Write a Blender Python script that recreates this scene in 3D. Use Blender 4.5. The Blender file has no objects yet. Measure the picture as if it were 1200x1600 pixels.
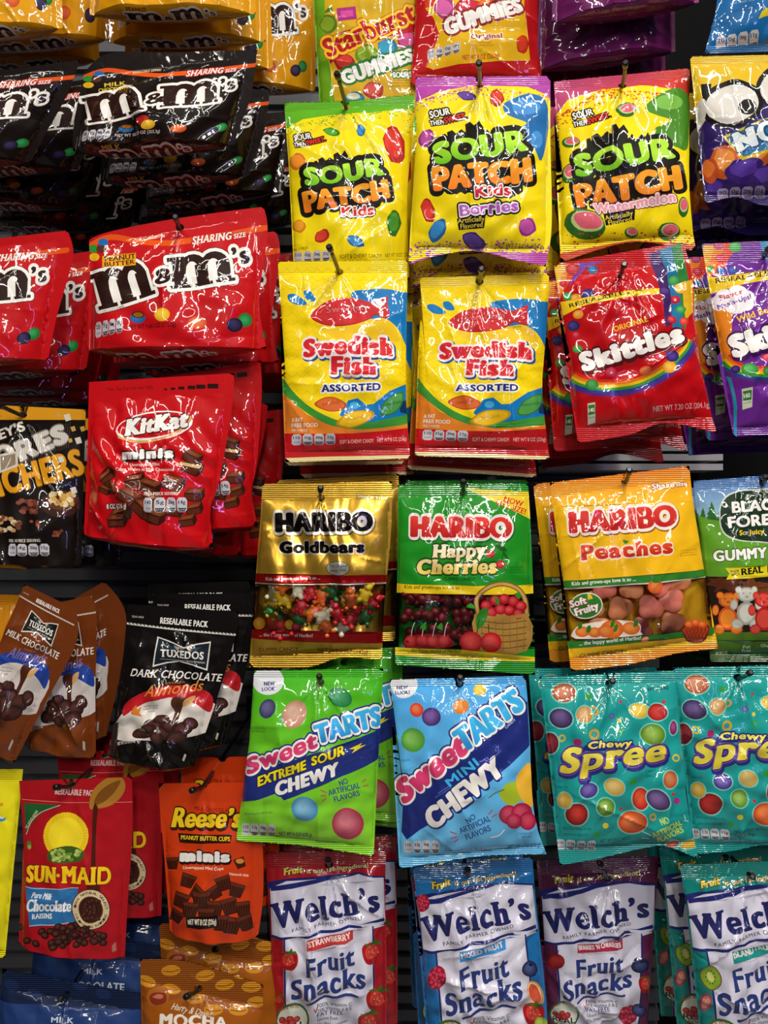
import bpy, bmesh, math, random
import numpy as np
from mathutils import Vector, Matrix
from mathutils.geometry import delaunay_2d_cdt

# ---------------------------------------------------------------- camera, light, exposure
SC = bpy.context.scene
COL = SC.collection
FPX, CAM_Y, CAM_Z = 1256.0, -1.04, 1.35
cam_data = bpy.data.cameras.new('camera')
cam_data.sensor_fit = 'VERTICAL'; cam_data.sensor_height = 36.0
cam_data.lens = 36.0 * FPX / 1600.0
cam_data.clip_start = 0.02
cam = bpy.data.objects.new('camera', cam_data); COL.objects.link(cam)
cam.location = (0, CAM_Y, CAM_Z); cam.rotation_euler = (math.pi/2, 0, 0)
SC.camera = cam
SC.view_settings.view_transform = 'Standard'; SC.view_settings.look = 'None'
SC.view_settings.gamma = 1.0; SC.view_settings.exposure = -0.42
SC.view_settings.use_curve_mapping = False
world = bpy.data.worlds.new('shop_air'); SC.world = world; world.use_nodes = True
world.node_tree.nodes['Background'].inputs[0].default_value = (0.9, 0.92, 1.0, 1)
world.node_tree.nodes['Background'].inputs[1].default_value = 0.02

def lamp(name, loc, aim, sx, sy, power, col):
    d = bpy.data.lights.new(name, 'AREA'); d.shape = 'RECTANGLE'; d.size = sx; d.size_y = sy
    d.energy = power; d.color = col
    o = bpy.data.objects.new(name, d); COL.objects.link(o); o.location = loc
    v = Vector(aim) - Vector(loc); o.rotation_euler = v.to_track_quat('-Z', 'Y').to_euler()
    return o
# ceiling strip lamps over the aisle, and an added bluish lamp behind the camera
lamp('ceiling_strip_lamp', (0.4, -1.5, 3.7), (0.25, 0.0, 1.2), 0.06, 1.6, 34, (1, .95, .86))
lamp('ceiling_strip_lamp', (1.5, -1.2, 3.6), (0.3, 0.0, 1.2), 0.08, 1.4, 20, (1, .95, .86))
lamp('ceiling_strip_lamp', (-1.3, -1.5, 3.6), (-.2, 0.0, 1.2), 0.06, 1.4, 11, (1, .92, .8))
for sx, sy, sz, e in ((0.15, -2.2, 2.6, 11), (0.9, -1.7, 2.7, 7), (0.3, -3.0, 2.3, 9), (-0.2, -2.6, 2.0, 5)):  # spots added in front, some set low, for highlights on the film
    lamp('highlight_spot_lamp', (sx, sy, sz), (0.2, 0, 1.0), 0.075, 0.075, e, (1, .95, .86))
for sx, e in ((-0.9, 20), (0.3, 34), (1.4, 30)):            # tubes running down the aisle
    t = lamp('ceiling_tube_lamp', (sx, -2.3, 2.55), (sx, -2.3, 0), 0.05, 2.6, e, (1, .95, .86)); t.rotation_euler = (0, 0, 0)
lamp('blue_reflection_lamp', (0.9, -2.6, 1.5), (0.1, 0, 1.1), 0.06, 0.8, 3.4, (.35, .3, 1))  # added for blue-purple reflections on the film, source unseen

# ---------------------------------------------------------------- inks and films
def lin(c):
    if isinstance(c, str):
        a = 1.0
        if len(c) == 8: a = int(c[6:8], 16) / 255.0
        r = [int(c[i:i+2], 16) / 255.0 for i in (0, 2, 4)]
        r = [x / 12.92 if x <= .04045 else ((x + .055) / 1.055) ** 2.4 for x in r]
        return np.array(r + [a])
    return np.array(c)

def nd(nt, kind, **kw):
    n = nt.nodes.new(kind)
    for k, v in kw.items(): setattr(n, k, v)
    return n

def film(name, rough=.42, coat=1.0, metallic=0.0, crimp=False, crease=1.0, window=False):
    m = bpy.data.materials.new(name); m.use_nodes = True; nt = m.node_tree; L = nt.links.new
    bs = nt.nodes['Principled BSDF']; out = nt.nodes['Material Output']
    at = nd(nt, 'ShaderNodeAttribute', attribute_name='ink')
    L(at.outputs['Color'], bs.inputs['Base Color'])
    bs.inputs['Roughness'].default_value = rough; bs.inputs['Metallic'].default_value = metallic
    bs.inputs['Specular IOR Level'].default_value = .12
    bs.inputs['Coat IOR'].default_value = 1.6
    bs.inputs['Coat Weight'].default_value = coat; bs.inputs['Coat Roughness'].default_value = .045
    tc = nd(nt, 'ShaderNodeTexCoord'); oi = nd(nt, 'ShaderNodeObjectInfo')
    ad = nd(nt, 'ShaderNodeVectorMath', operation='ADD'); L(tc.outputs['Object'], ad.inputs[0])
    sc = nd(nt, 'ShaderNodeVectorMath', operation='SCALE'); sc.inputs[0].default_value = (7, 3, 5)
    L(oi.outputs['Random'], sc.inputs['Scale']); L(sc.outputs[0], ad.inputs[1])
    if crimp:
        sx = nd(nt, 'ShaderNodeSeparateXYZ'); L(tc.outputs['Object'], sx.inputs[0])
        mu = nd(nt, 'ShaderNodeMath', operation='MULTIPLY'); L(sx.outputs['Z'], mu.inputs[0]); mu.inputs[1].default_value = 2400.0
        sn = nd(nt, 'ShaderNodeMath', operation='SINE'); L(mu.outputs[0], sn.inputs[0])
        b0 = nd(nt, 'ShaderNodeBump'); b0.inputs['Strength'].default_value = .55; b0.inputs['Distance'].default_value = .0005
        L(sn.outputs[0], b0.inputs['Height']); prev = b0.outputs[0]
    else: prev = None
    n1 = nd(nt, 'ShaderNodeTexNoise'); n1.inputs['Scale'].default_value = 26; n1.inputs['Detail'].default_value = 2; n1.inputs['Distortion'].default_value = .6
    L(ad.outputs[0], n1.inputs['Vector'])
    b1 = nd(nt, 'ShaderNodeBump'); b1.inputs['Strength'].default_value = .16 * crease; b1.inputs['Distance'].default_value = .006
    L(n1.outputs['Fac'], b1.inputs['Height'])
    if prev: L(prev, b1.inputs['Normal'])
    mp = nd(nt, 'ShaderNodeMapping'); mp.inputs['Scale'].default_value = (22, 22, 9); L(ad.outputs[0], mp.inputs['Vector'])
    n2 = nd(nt, 'ShaderNodeTexNoise'); n2.inputs['Scale'].default_value = 1; n2.inputs['Detail'].default_value = 3; n2.inputs['Distortion'].default_value = 1.2
    L(mp.outputs[0], n2.inputs['Vector'])
    s1 = nd(nt, 'ShaderNodeMath', operation='SUBTRACT'); L(n2.outputs['Fac'], s1.inputs[0]); s1.inputs[1].default_value = .5
    s2 = nd(nt, 'ShaderNodeMath', operation='ABSOLUTE'); L(s1.outputs[0], s2.inputs[0])
    s3 = nd(nt, 'ShaderNodeMapRange'); L(s2.outputs[0], s3.inputs['Value'])
    s3.inputs['From Min'].default_value = 0; s3.inputs['From Max'].default_value = .03; s3.inputs['To Min'].default_value = 1; s3.inputs['To Max'].default_value = 0
    b2 = nd(nt, 'ShaderNodeBump'); b2.inputs['Strength'].default_value = .05 * crease; b2.inputs['Distance'].default_value = .0018
    L(s3.outputs[0], b2.inputs['Height']); L(b1.outputs[0], b2.inputs['Normal'])
    L(b2.outputs[0], bs.inputs['Normal']); L(b2.outputs[0], bs.inputs['Coat Normal'])
    if window:
        tr = nd(nt, 'ShaderNodeBsdfTransparent'); gl = nd(nt, 'ShaderNodeBsdfGlossy'); gl.inputs['Roughness'].default_value = .08
        L(b2.outputs[0], gl.inputs['Normal'])
        fr = nd(nt, 'ShaderNodeFresnel'); fr.inputs['IOR'].default_value = 1.5; L(b2.outputs[0], fr.inputs['Normal'])
        mg = nd(nt, 'ShaderNodeMixShader'); L(fr.outputs[0], mg.inputs[0]); L(tr.outputs[0], mg.inputs[1]); L(gl.outputs[0], mg.inputs[2])
        mx = nd(nt, 'ShaderNodeMixShader'); L(at.outputs['Alpha'], mx.inputs[0]); L(mg.outputs[0], mx.inputs[1]); L(bs.outputs[0], mx.inputs[2])
        L(mx.outputs[0], out.inputs['Surface'])
    return m

FILMS = {
    'gloss': (film('printed_film'), film('printed_film_crimped', crimp=True)),
    'matte': (film('soft_film', rough=.45, coat=.35, crease=.8), film('soft_film_crimped', rough=.45, coat=.15, crimp=True, crease=.7)),
    'foil': (film('gold_foil_film', rough=.3, coat=.3, metallic=.75, window=True), film('gold_foil_crimped', rough=.28, coat=.3, metallic=.75, crimp=True)),
    'clear': (film('printed_film_with_window', window=True), film('printed_film_crimped_edge', crimp=True)),
}

def plain(name, c, rough=.5, metallic=0.0, noise=0.0, **kw):
    m = bpy.data.materials.new(name); m.use_nodes = True; nt = m.node_tree
    b = nt.nodes['Principled BSDF']; col = lin(c)
    b.inputs['Roughness'].default_value = rough; b.inputs['Metallic'].default_value = metallic
    for k, v in kw.items(): b.inputs[k.replace('_', ' ')].default_value = v
    n = nd(nt, 'ShaderNodeTexNoise'); n.inputs['Scale'].default_value = 40; n.inputs['Detail'].default_value = 4
    r = nd(nt, 'ShaderNodeMixRGB'); r.inputs[1].default_value = tuple(col[:3] * (1 - noise)) + (1,); r.inputs[2].default_value = tuple(np.minimum(1, col[:3] * (1 + noise))) + (1,)
    tc = nd(nt, 'ShaderNodeTexCoord'); nt.links.new(tc.outputs['Object'], n.inputs['Vector'])
    nt.links.new(n.outputs['Fac'], r.inputs[0]); nt.links.new(r.outputs[0], b.inputs['Base Color'])
    return m

# ---------------------------------------------------------------- 2-D shapes
def area(p):
    x, y = p[:, 0], p[:, 1]
    return .5 * float(np.sum(x * np.roll(y, -1) - np.roll(x, -1) * y))

def catmull(p, n=5, closed=True):
    p = np.asarray(p, float); k = len(p); out = []
    rng = range(k if closed else k - 1)
    for i in rng:
        if closed: a, b, c, d = p[i-1], p[i], p[(i+1) % k], p[(i+2) % k]
        else: a, b, c, d = p[max(i-1, 0)], p[i], p[i+1], p[min(i+2, k-1)]
        for j in range(n):
            t = j / n
            out.append(.5 * (2*b + (c-a)*t + (2*a-5*b+4*c-d)*t*t + (3*b-a-3*c+d)*t**3))
    if not closed: out.append(p[-1])
    return np.array(out)

def offset(loop, w):
    """raw outward offset of a loop (positive area = filled) with round joins"""
    n = len(loop)
    keep = [i for i in range(n) if np.hypot(*(loop[i] - loop[i-1])) > 1e-6]
    p = loop[keep]; n = len(p)
    if n < 2: return loop
    d = np.roll(p, -1, 0) - p; L = np.hypot(d[:, 0], d[:, 1]); d = d / L[:, None]
    nr = np.stack([d[:, 1], -d[:, 0]], 1)
    out = []
    for i in range(n):
        a, b = nr[i-1], nr[i]
        cr = a[0]*b[1] - a[1]*b[0]; dt = a[0]*b[0] + a[1]*b[1]
        if cr > 1e-3 or dt < -.99:
            th = math.atan2(cr, dt)
            if dt < -.99: th = abs(th)
            k = max(1, int(abs(th) / .6 + .5)); a0 = math.atan2(a[1], a[0])
            for j in range(k + 1):
                t = a0 + th * j / k; out.append(p[i] + w * np.array([math.cos(t), math.sin(t)]))
        else:
            out.append(p[i] + w * a); 
            if dt < .98: out.append(p[i])
            out.append(p[i] + w * b)
    return np.array(out)

def stroke_loop(pts, w):
    pts = np.asarray(pts, float)
    lp = np.concatenate([pts, pts[-2:0:-1]]) if len(pts) > 2 else pts
    return offset(lp, w / 2)

_glyphs = {}
def glyphs(s, sp=1.0):
    """outlines of a line of lettering, baseline at y = 0, cap height 1"""
    key = (s, sp)
    if key in _glyphs: return _glyphs[key]
    c = bpy.data.curves.new('lettering', 'FONT'); c.body = s; c.space_character = sp
    o = bpy.data.objects.new('lettering', c); COL.objects.link(o)
    cu = o.to_curve(bpy.context.evaluated_depsgraph_get())
    loops = []
    for spn in cu.splines:
        bp = spn.bezier_points; k = len(bp); pts = []
        for i in range(k):
            a, b = bp[i], bp[(i+1) % k]
            p0, p1, p2, p3 = [np.array(q[:2]) for q in (a.co, a.handle_right, b.handle_left, b.co)]
            ch = np.hypot(*(p3 - p0))
            dev = max(abs(np.cross(p3-p0, p1-p0)), abs(np.cross(p3-p0, p2-p0))) / max(ch, 1e-6)
            m = 1 if dev < .004 else (3 if ch < .15 else 4)
            for j in range(m):
                t = j / m; u = 1 - t
                pts.append(u*u*u*p0 + 3*u*u*t*p1 + 3*u*t*t*p2 + t*t*t*p3)
        if len(pts) > 2: loops.append(np.array(pts) / .729)
    o.to_curve_clear(); bpy.data.objects.remove(o); bpy.data.curves.remove(c)
    if sum(area(l) for l in loops) < 0: loops = [l[::-1] for l in loops]
    _glyphs[key] = loops
    return loops

def serifs(loops, e=.09, t=.09):
    out = []
    for l in loops:
        if l[:, 1].min() > .35: continue                 # apostrophes and dots stay plain
        for i in range(len(l)):
            a, b = l[i], l[(i+1) % len(l)]
            if abs(a[1]-b[1]) < .004 and .05 < abs(a[0]-b[0]) < .22:
                y = a[1]; x0, x1 = sorted((a[0], b[0]))
                if abs(y) < .02: r = (y, y + t)
                elif y > .6: r = (y - t, y)
                else: continue
                out.append(np.array([(x0-e, r[0]), (x1+e, r[0]), (x1+e, r[1]), (x0-e, r[1])]))
    return out

def winding(P, loops):
    w = np.zeros(len(P), int)
    for l in loops:
        lo, hi = l.min(0), l.max(0)
        ix = np.nonzero((P[:, 0] >= lo[0]) & (P[:, 0] <= hi[0]) & (P[:, 1] >= lo[1]) & (P[:, 1] <= hi[1]))[0]
        if not len(ix): continue
        a = l; b = np.roll(l, -1, 0)
        for s in range(0, len(ix), 20000):
            k = ix[s:s+20000]; x = P[k, 0][:, None]; y = P[k, 1][:, None]
            left = (b[:, 0]-a[:, 0])*(y-a[:, 1]) - (x-a[:, 0])*(b[:, 1]-a[:, 1])
            w[k] += ((a[:, 1] <= y) & (b[:, 1] > y) & (left > 0)).sum(1) - ((a[:, 1] > y) & (b[:, 1] <= y) & (left < 0)).sum(1)
    return w

class Art:
    """printed artwork: flat ink shapes, written in the coordinates of a close view of the bag"""
    def __init__(self, frame=(0, 0, 1), warp=None):
        self.fr = frame; self.warp = warp; self.shapes = []; self.rnd = random.Random(3)
    def px(self, p):
        p = np.asarray(p, float).reshape(-1, 2) / self.fr[2] + np.array(self.fr[:2])
        if self.warp is not None:
            q = np.c_[p, np.ones(len(p))] @ self.warp.T
            p = q[:, :2] / q[:, 2:3]
        return p
    def add(self, ink, loops):                      # loops in view coordinates, y down
        L = [self.px(l) for l in loops]
        if sum(area(l) for l in L) < 0: L = [l[::-1] for l in L]
        self.shapes.append((L, self.ink(ink)))
    def ink(self, ink):
        if isinstance(ink, tuple):                  # ('lin', p0, p1, c0, c1)
            return (self.px([ink[1]])[0], self.px([ink[2]])[0], lin(ink[3]), lin(ink[4]))
        return lin(ink)
    def poly(self, ink, *c, smooth=0):
        p = np.array(c, float).reshape(-1, 2)
        if smooth: p = catmull(p, smooth)
        self.add(ink, [p])
    def ell(self, ink, cx, cy, rx, ry, rot=0, n=22, wob=0):
        t = np.arange(n) * 2 * math.pi / n; r = np.ones(n)
        if wob: r = np.array([1 + wob * (self.rnd.random() - .5) for _ in range(n)])
        x, y = rx * np.cos(t) * r, ry * np.sin(t) * r; c, s = math.cos(math.radians(rot)), math.sin(math.radians(rot))
        self.add(ink, [np.stack([cx + x*c - y*s, cy + x*s + y*c], 1)])
    def rect(self, ink, x0, y0, x1, y1): self.poly(ink, x0, y0, x1, y0, x1, y1, x0, y1)
    def band(self, ink, pts, w, smooth=4):
        p = np.array(pts, float).reshape(-1, 2)
        if smooth and len(p) > 2: p = catmull(p, smooth, closed=False)
        self.add(ink, [stroke_loop(p, w)])
    def ball(self, c, hi, cx, cy, rx, ry=None, rot=0):
        ry = ry or rx; big = rx > 24; a, b = lin(c), lin(hi)
        self.ell(c, cx, cy, rx, ry, rot, 20)
        for k in range(1, 5 if big else 3):
            t = k / (4 if big else 2); self.ell(a*(1-t) + b*t, cx - rx*.15*t, cy - ry*.18*t, rx*(1-.62*t), ry*(1-.64*t), rot, 14)
    def text(self, s, ink, x0, y0, x1, y1, h, bold=.03, out=(), slab=0, sh=0, arc=0, sp=None, grow=1.0, hole=.4):
        g = glyphs(s, (sp or 1.0) + 1.7 * bold + 1.1 * slab)
        if not g: return
        if slab: g = g + serifs(g, slab, slab * .9)
        a = np.concatenate(g); gx0, gx1 = a[:, 0].min(), a[:, 0].max()
        d = np.array([x1-x0, y1-y0], float); W = np.hypot(*d); d /= W; n = np.array([d[1], -d[0]])
        e = bold * h; W0 = max(W - 2*e, W*.5); hb = max(h - 1.1*e, h*.5); k = .55; L = []; F = []
        m = lambda l: np.array([x0, y0]) + d * (e + l[:, 0] + l[:, 1] / hb * sh * h)[:, None] + n * (e*k + l[:, 1] * (1 + (grow-1) * l[:, 0]/W0) + arc * 4 * l[:, 0]/W0 * (1 - l[:, 0]/W0))[:, None]
        for l in g:
            q = np.stack([(l[:, 0] - gx0) / max(gx1 - gx0, 1e-6) * W0, l[:, 1] * hb], 1); L.append(m(q))
            if bold: F.append(m(offset(q / [1, k], e * (hole if area(q) < 0 else 1)) * [1, k]))
            else: F.append(L[-1])
        if sum(area(l) for l in L) < 0: L = [l[::-1] for l in L]; F = [l[::-1] for l in F]
        for o in sorted(out, key=lambda q: -q[0]):
            w, c = o[0], o[1]; dx, dy = (o[2], o[3]) if len(o) > 2 else (0, 0)
            self.add(c, [offset(l, w + e*.8) + np.array([dx, dy]) for l in L])
        self.add(ink, F)
    def facts(self, x, y, w, h, vals, slope=0, ink='c9c6cf', txt='1a1a22'):
        n = len(vals); g = w / n
        for i, v in enumerate(vals):
            X = x + i*g; Y = y + slope * i*g; r = g*.88; dy = slope * r
            self.poly(ink, X, Y+h*.2, X+r*.2, Y+dy*.2, X+r*.8, Y+dy*.8, X+r, Y+h*.2+dy, X+r, Y+h*.85+dy, X+r*.8, Y+h+dy, X+r*.2, Y+h, X, Y+h*.85)
            if i: self.poly(txt, X+r*.06, Y+h*.72+dy*.1, X+r*.94, Y+h*.72+dy, X+r*.8, Y+h*.97+dy, X+r*.2, Y+h*.97)
            self.text(v, txt, X+r*.15, Y+h*.45+dy*.15, X+r*.85, Y+h*.45+dy*.85, h*.28, .04)
            self.text(('CALORIES', 'SAT FAT', 'SODIUM', 'SUGARS')[i % 4], txt if not i else ink, X+r*.15, Y+h*(.8 if not i else .9)+dy*.15, X+r*.85, Y+h*(.8 if not i else .9)+dy*.85, h*.13, 0)
    def speckle(self, ink, p0, p1, depth, n, size, seed=1):
        r = random.Random(seed); p0, p1 = np.array(p0, float), np.array(p1, float)
        d = (p1-p0); nn = np.array([-d[1], d[0]]) / np.hypot(*d)
        for _ in range(n):
            c = p0 + d * r.random() + nn * depth * (r.random() ** 2); s = size * (.4 + r.random()); a = r.random() * 3
            self.add(ink, [np.array([c + s*np.array([math.cos(a+k*1.57), .7*math.sin(a+k*1.57)]) for k in range(4)])])
    def splat(self, ink, cx, cy, rx, ry, n=26, jag=.22, seed=2):
        r = random.Random(seed)
        self.add(ink, [np.array([(cx + rx*math.cos(t)*k, cy + ry*math.sin(t)*k) for i in range(n) for t in [i*2*math.pi/n] for k in [1 + jag*(r.random()-.5)*2]])])

def homog(src, dst):
    A = []
    for (x, y), (u, v) in zip(src, dst):
        A.append([x, y, 1, 0, 0, 0, -u*x, -u*y, -u]); A.append([0, 0, 0, x, y, 1, -v*x, -v*y, -v])
    return np.linalg.svd(np.array(A, float))[2][-1].reshape(3, 3)

# ---------------------------------------------------------------- bags
def tag(o, label, cat, group=None):
    o['label'] = label; o['category'] = cat
    if group: o['group'] = group
    return o

def link(name, me, mat, parent=None):
    o = bpy.data.objects.new(name, me); COL.objects.link(o)
    if mat: me.materials.append(mat)
    if parent: o.parent = parent
    return o

def tri(V, E):
    r = delaunay_2d_cdt([Vector((float(x), float(y))) for x, y in V], [tuple(e) for e in E], [], 0, 2e-3)
    return np.array([(v.x, v.y) for v in r[0]]), np.array([f[:] for f in r[2]], int), r[3]

GRID = .0027
class Bag:
    def __init__(self, quad, y, T=.02, pitch=0, yaw=0, left=(), right=(), top=(), bottom=(), seal=(.05, .95), kind='pillow', finish='gloss', seed=1, hole=None, wr=1.0, sag=.5, pinked=True):
        self.q = [np.array(p, float) for p in quad]; self.kind = kind; self.T = T; self.finish = finish; self.seal = seal
        self.y, self.pitch, self.wr, self.sag = y, pitch, wr, sag
        c = sum(self.q) / 4
        bc = (self.q[2] + self.q[3]) / 2
        R = Matrix.Rotation(math.radians(yaw), 3, 'Z') @ Matrix.Rotation(math.radians(pitch), 3, 'X')
        self.R = np.array(R)
        ctr = np.array([(c[0]-600)/FPX*(y-CAM_Y), y, CAM_Z + (800-c[1])/FPX*(y-CAM_Y)])
        self.O = ctr
        self.O = self.hit(bc[None])[1][0]                       # origin: middle of the bottom edge
        self.quad = [self.hit(p[None])[0][0] for p in self.q]
        self.H = homog(self.quad, [(0, 0), (1, 0), (1, 1), (0, 1)])
        self.Hi = homog([(0, 0), (1, 0), (1, 1), (0, 1)], self.quad)
        rnd = self.rnd = random.Random(seed * 7 + 1)
        self.ns = [(rnd.uniform(20, 75), rnd.uniform(20, 75), rnd.uniform(0, 6.3), rnd.uniform(.3, 1)) for _ in range(6)]
        self.cre = []; self.crum = [(rnd.uniform(-220, 220), rnd.uniform(-170, 170), rnd.uniform(0, 6.3), rnd.uniform(30, 90)) for _ in range(6)]
        W = np.hypot(*(self.quad[1]-self.quad[0])); Hh = np.hypot(*(self.quad[3]-self.quad[0])); self.W, self.Hh = W, Hh
        for _ in range(20):
            u, v = rnd.random(), rnd.random(); th = rnd.gauss(math.pi/2, .8)
            self.cre.append((u, v, th, rnd.uniform(.015, .075), rnd.uniform(.002, .006), rnd.uniform(-.0024, .0042)))
        self.puc = [(rnd.random(), rnd.uniform(-.25, .25), rnd.uniform(.015, .04), rnd.uniform(-.0025, .003), rnd.choice((0, 1)), rnd.uniform(.1, .3)) for _ in range(14)]
        self.spuc = [(rnd.random(), rnd.uniform(-.3, .3), rnd.uniform(.012, .03), rnd.uniform(-.002, .0025), rnd.choice((0, 1)), rnd.uniform(.06, .16)) for _ in range(10)]
        self.fan = [(rnd.uniform(-.8, .8), rnd.uniform(.05, .12), rnd.uniform(.05, .11), rnd.uniform(-.003, .0045)) for _ in range(7)]
        tl, tr, br, bl = self.q
        P = lambda s: [np.array(p, float) for p in s]
        def edge(a, mids, b, teeth=False):
            p = np.array([a] + P(mids) + [b]); p = catmull(p, 8, closed=False) if len(mids) else p
            l = np.r_[0, np.cumsum(np.hypot(*np.diff(p, axis=0).T))]
            k = max(2, int(l[-1] / (1.9 if teeth else 4))); t = np.linspace(0, l[-1], k + 1)
            q = np.stack([np.interp(t, l, p[:, 0]), np.interp(t, l, p[:, 1])], 1)
            if teeth:
                n = (q[-1]-q[0]); n = np.array([n[1], -n[0]]) / np.hypot(*n); q[1:-1:2] += n * 1.3
            return q[:-1]
        pk = pinked and kind == 'pillow'
        out = np.concatenate([edge(tl, top, tr, pk), edge(tr, right, br), edge(br, bottom, bl, pk), edge(bl, left, tl)])
        self.outline = self.hit(out)[0]
        if area(self.outline) < 0: self.outline = self.outline[::-1]
        self.hole = None
        if hole is not None:
            c0 = self.hit(np.array([hole], float))[0][0]; self.hole_c = c0
            t = np.arange(12) * 2*math.pi/12; self.hole = np.stack([c0[0] + .0055*np.cos(t), c0[1] + .0045*np.sin(t)], 1)
        self.art = None
        vb = self.uv(self.hit(edge(br, bottom, bl))[0])[1]; vt = self.uv(self.hit(edge(tl, top, tr))[0])[1]
        self.seal = (max(seal[0], vt.max() + .02), min(seal[1], vb.min() - .015) if kind == 'pillow' else seal[1])
    def hit(self, px, h=0.0):
        """pixels of the photograph -> bag plane (raised by h): local (a, b) and the world point"""
        px = np.asarray(px, float)
        d = np.stack([(px[:, 0]-600)/FPX, np.ones(len(px)), (800-px[:, 1])/FPX], 1)
        n = self.R @ np.array([0, -1.0, 0]); C = np.array([0, CAM_Y, CAM_Z])
        o = self.O + np.asarray(h).reshape(-1, 1) * n
        t = ((o - C) @ n) / (d @ n); w = C + d * t[:, None]
        l = (w - self.O) @ self.R
        return l[:, [0, 2]], w
    def uv(self, p):
        q = np.c_[p, np.ones(len(p))] @ self.H.T
        return q[:, 0]/q[:, 2], q[:, 1]/q[:, 2]
    def base(self, u, v):
        vt, vb = self.seal; s = np.clip((v-vt)/(vb-vt), 0, 1)
        if self.kind == 'pillow':
            m = .012; uu = np.clip((u-m)/(1-2*m), 0, 1)
            f = np.clip(4*s*(1-s), 0, 1)**.6 * (1 - self.sag*.5 + self.sag*s); g = np.clip(1-(2*uu-1)**2, 0, 1)**.55
        else:
            m = .035; uu = np.clip((u-m)/(1-2*m), 0, 1)
            f = np.sin(np.clip(s/.92, 0, 1)*math.pi/2)**1.15; g = np.clip(1-(2*uu-1)**2, 0, 1)**.62
        return self.T * f * g, s, f*g
    def h(self, p, smooth=False):
        u, v = self.uv(p); b, s, e = self.base(u, v)
        if smooth: return b
        env = np.sqrt(np.clip(e, 0, 1))
        n = sum(k[3]*np.sin(p[:, 0]*k[0] + p[:, 1]*k[1]*.7 + k[2]) for k in self.ns)
        h = b * (1 + .05*n); w = sum(.0006*np.sin(p[:, 0]*k[0] + p[:, 1]*k[1] + k[2] + 1.5*np.sin(p[:, 1]*k[3] + k[2]*2)) for k in self.crum)
        for u0, v0, th, Ln, wd, am in self.cre:
            dx = (u-u0)*self.W; dy = (v-v0)*self.Hh
            al = dx*math.cos(th) + dy*math.sin(th); d = -dx*math.sin(th) + dy*math.cos(th)
            w = w + am * np.exp(-np.sqrt((d/wd)**2 + .05)) * np.exp(-(al/Ln)**2)
        for u0, sl, wd, am, side, ln in self.puc:
            t = s if side == 0 else 1-s
            if self.kind != 'pillow' and side: continue
            w = w + am * np.exp(-t/ln) * np.exp(-((u-u0-sl*t)/wd)**2)
        for v0, sl, wd, am, side, ln in self.spuc:
            t = u if side == 0 else 1-u
            w = w + am * np.exp(-t/ln) * np.exp(-((s-v0-sl*t)/wd)**2)
        if self.hole is not None:                        # folds of the film pulled down from the hook
            dx = p[:, 0]-self.hole_c[0]; dz = self.hole_c[1]-p[:, 1]; r = np.hypot(dx, dz); th = np.arctan2(dx, dz)
            for t0, ln, wd, am in self.fan: w = w + am * np.exp(-((th-t0)/wd)**2) * np.exp(-r/ln) * np.minimum(1, r/.02)
        return np.maximum(h + self.wr * w * env, .0004*np.minimum(1, 12*np.minimum(np.clip(u, 0, 1), np.clip(1-u, 0, 1))))
    def normal(self, p, sign=-1.0, k=1.0):
        e = .0006
        ha = (self.h(p + [e, 0]) - self.h(p - [e, 0])) / (2*e) * k; hb = (self.h(p + [0, e]) - self.h(p - [0, e])) / (2*e) * k
        n = np.stack([-ha, np.full(len(p), -1.0), -hb], 1)
        if sign > 0: n[:, 1] = 1
        return n / np.linalg.norm(n, axis=1)[:, None]
    def to_local(self, px):
        l = self.hit(px)[0]
        for _ in range(3): l = self.hit(px, self.h(l, True))[0]
        return l
    def seal_line(self, v, n=24):
        u = np.linspace(-.04, 1.04, n); q = np.c_[u, np.full(n, v), np.ones(n)] @ self.Hi.T
        return q[:, :2] / q[:, 2:3]
    def build(self, name, label, cat, art, base='888888', back=None, group=None, bands=(), gusset=None, parts=('top_seal', 'bottom_seal')):
        M = 1000.0
        V = []; E = []
        def loop(p, closed=True):
            b = len(V); k = len(p); V.extend((p*M).tolist())
            E.extend((b+i, b+(i+1) % k) for i in range(k if closed else k-1))
        loop(self.outline)
        if self.hole is not None: loop(self.hole)
        vt, vb = self.seal
        cuts = [vt] + ([vb] if self.kind == 'pillow' else []) + [x for b in bands for x in b[:2]]
        for c in cuts: loop(self.seal_line(c), False)
        shapes = []
        lo, hi = self.outline.min(0), self.outline.max(0)
        for loops, ink in art.shapes:
            ls = [self.to_local(l) for l in loops]
            if sum(area(l) for l in ls) < 0: ls = [l[::-1] for l in ls]
            a = np.concatenate(ls)
            if (a.min(0) > hi).any() or (a.max(0) < lo).any(): continue
            shapes.append((ls, ink))
            for l in ls: loop(l)
        gx = np.arange(lo[0], hi[0], GRID); gy = np.arange(lo[1], hi[1], GRID)
        G = np.stack(np.meshgrid(gx, gy), -1).reshape(-1, 2); G = G + np.random.RandomState(5).uniform(-.0006, .0006, G.shape)
        G = G[winding(G, [self.outline]) != 0]
        V.extend((G*M).tolist())
        P, Fc, _ = tri(V, E); P = P / M
        cen = P[Fc].mean(1)
        ok = winding(cen, [self.outline]) != 0
        if self.hole is not None: ok &= winding(cen, [self.hole]) == 0
        Fc, cen = Fc[ok], cen[ok]
        which = np.full(len(Fc), -1); todo = np.arange(len(Fc))
        for i in range(len(shapes)-1, -1, -1):
            if not len(todo): break
            w = winding(cen[todo], shapes[i][0]) > 0
            which[todo[w]] = i; todo = todo[~w]
        # colours per corner
        C = np.zeros((len(Fc), 3, 4))
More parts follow.
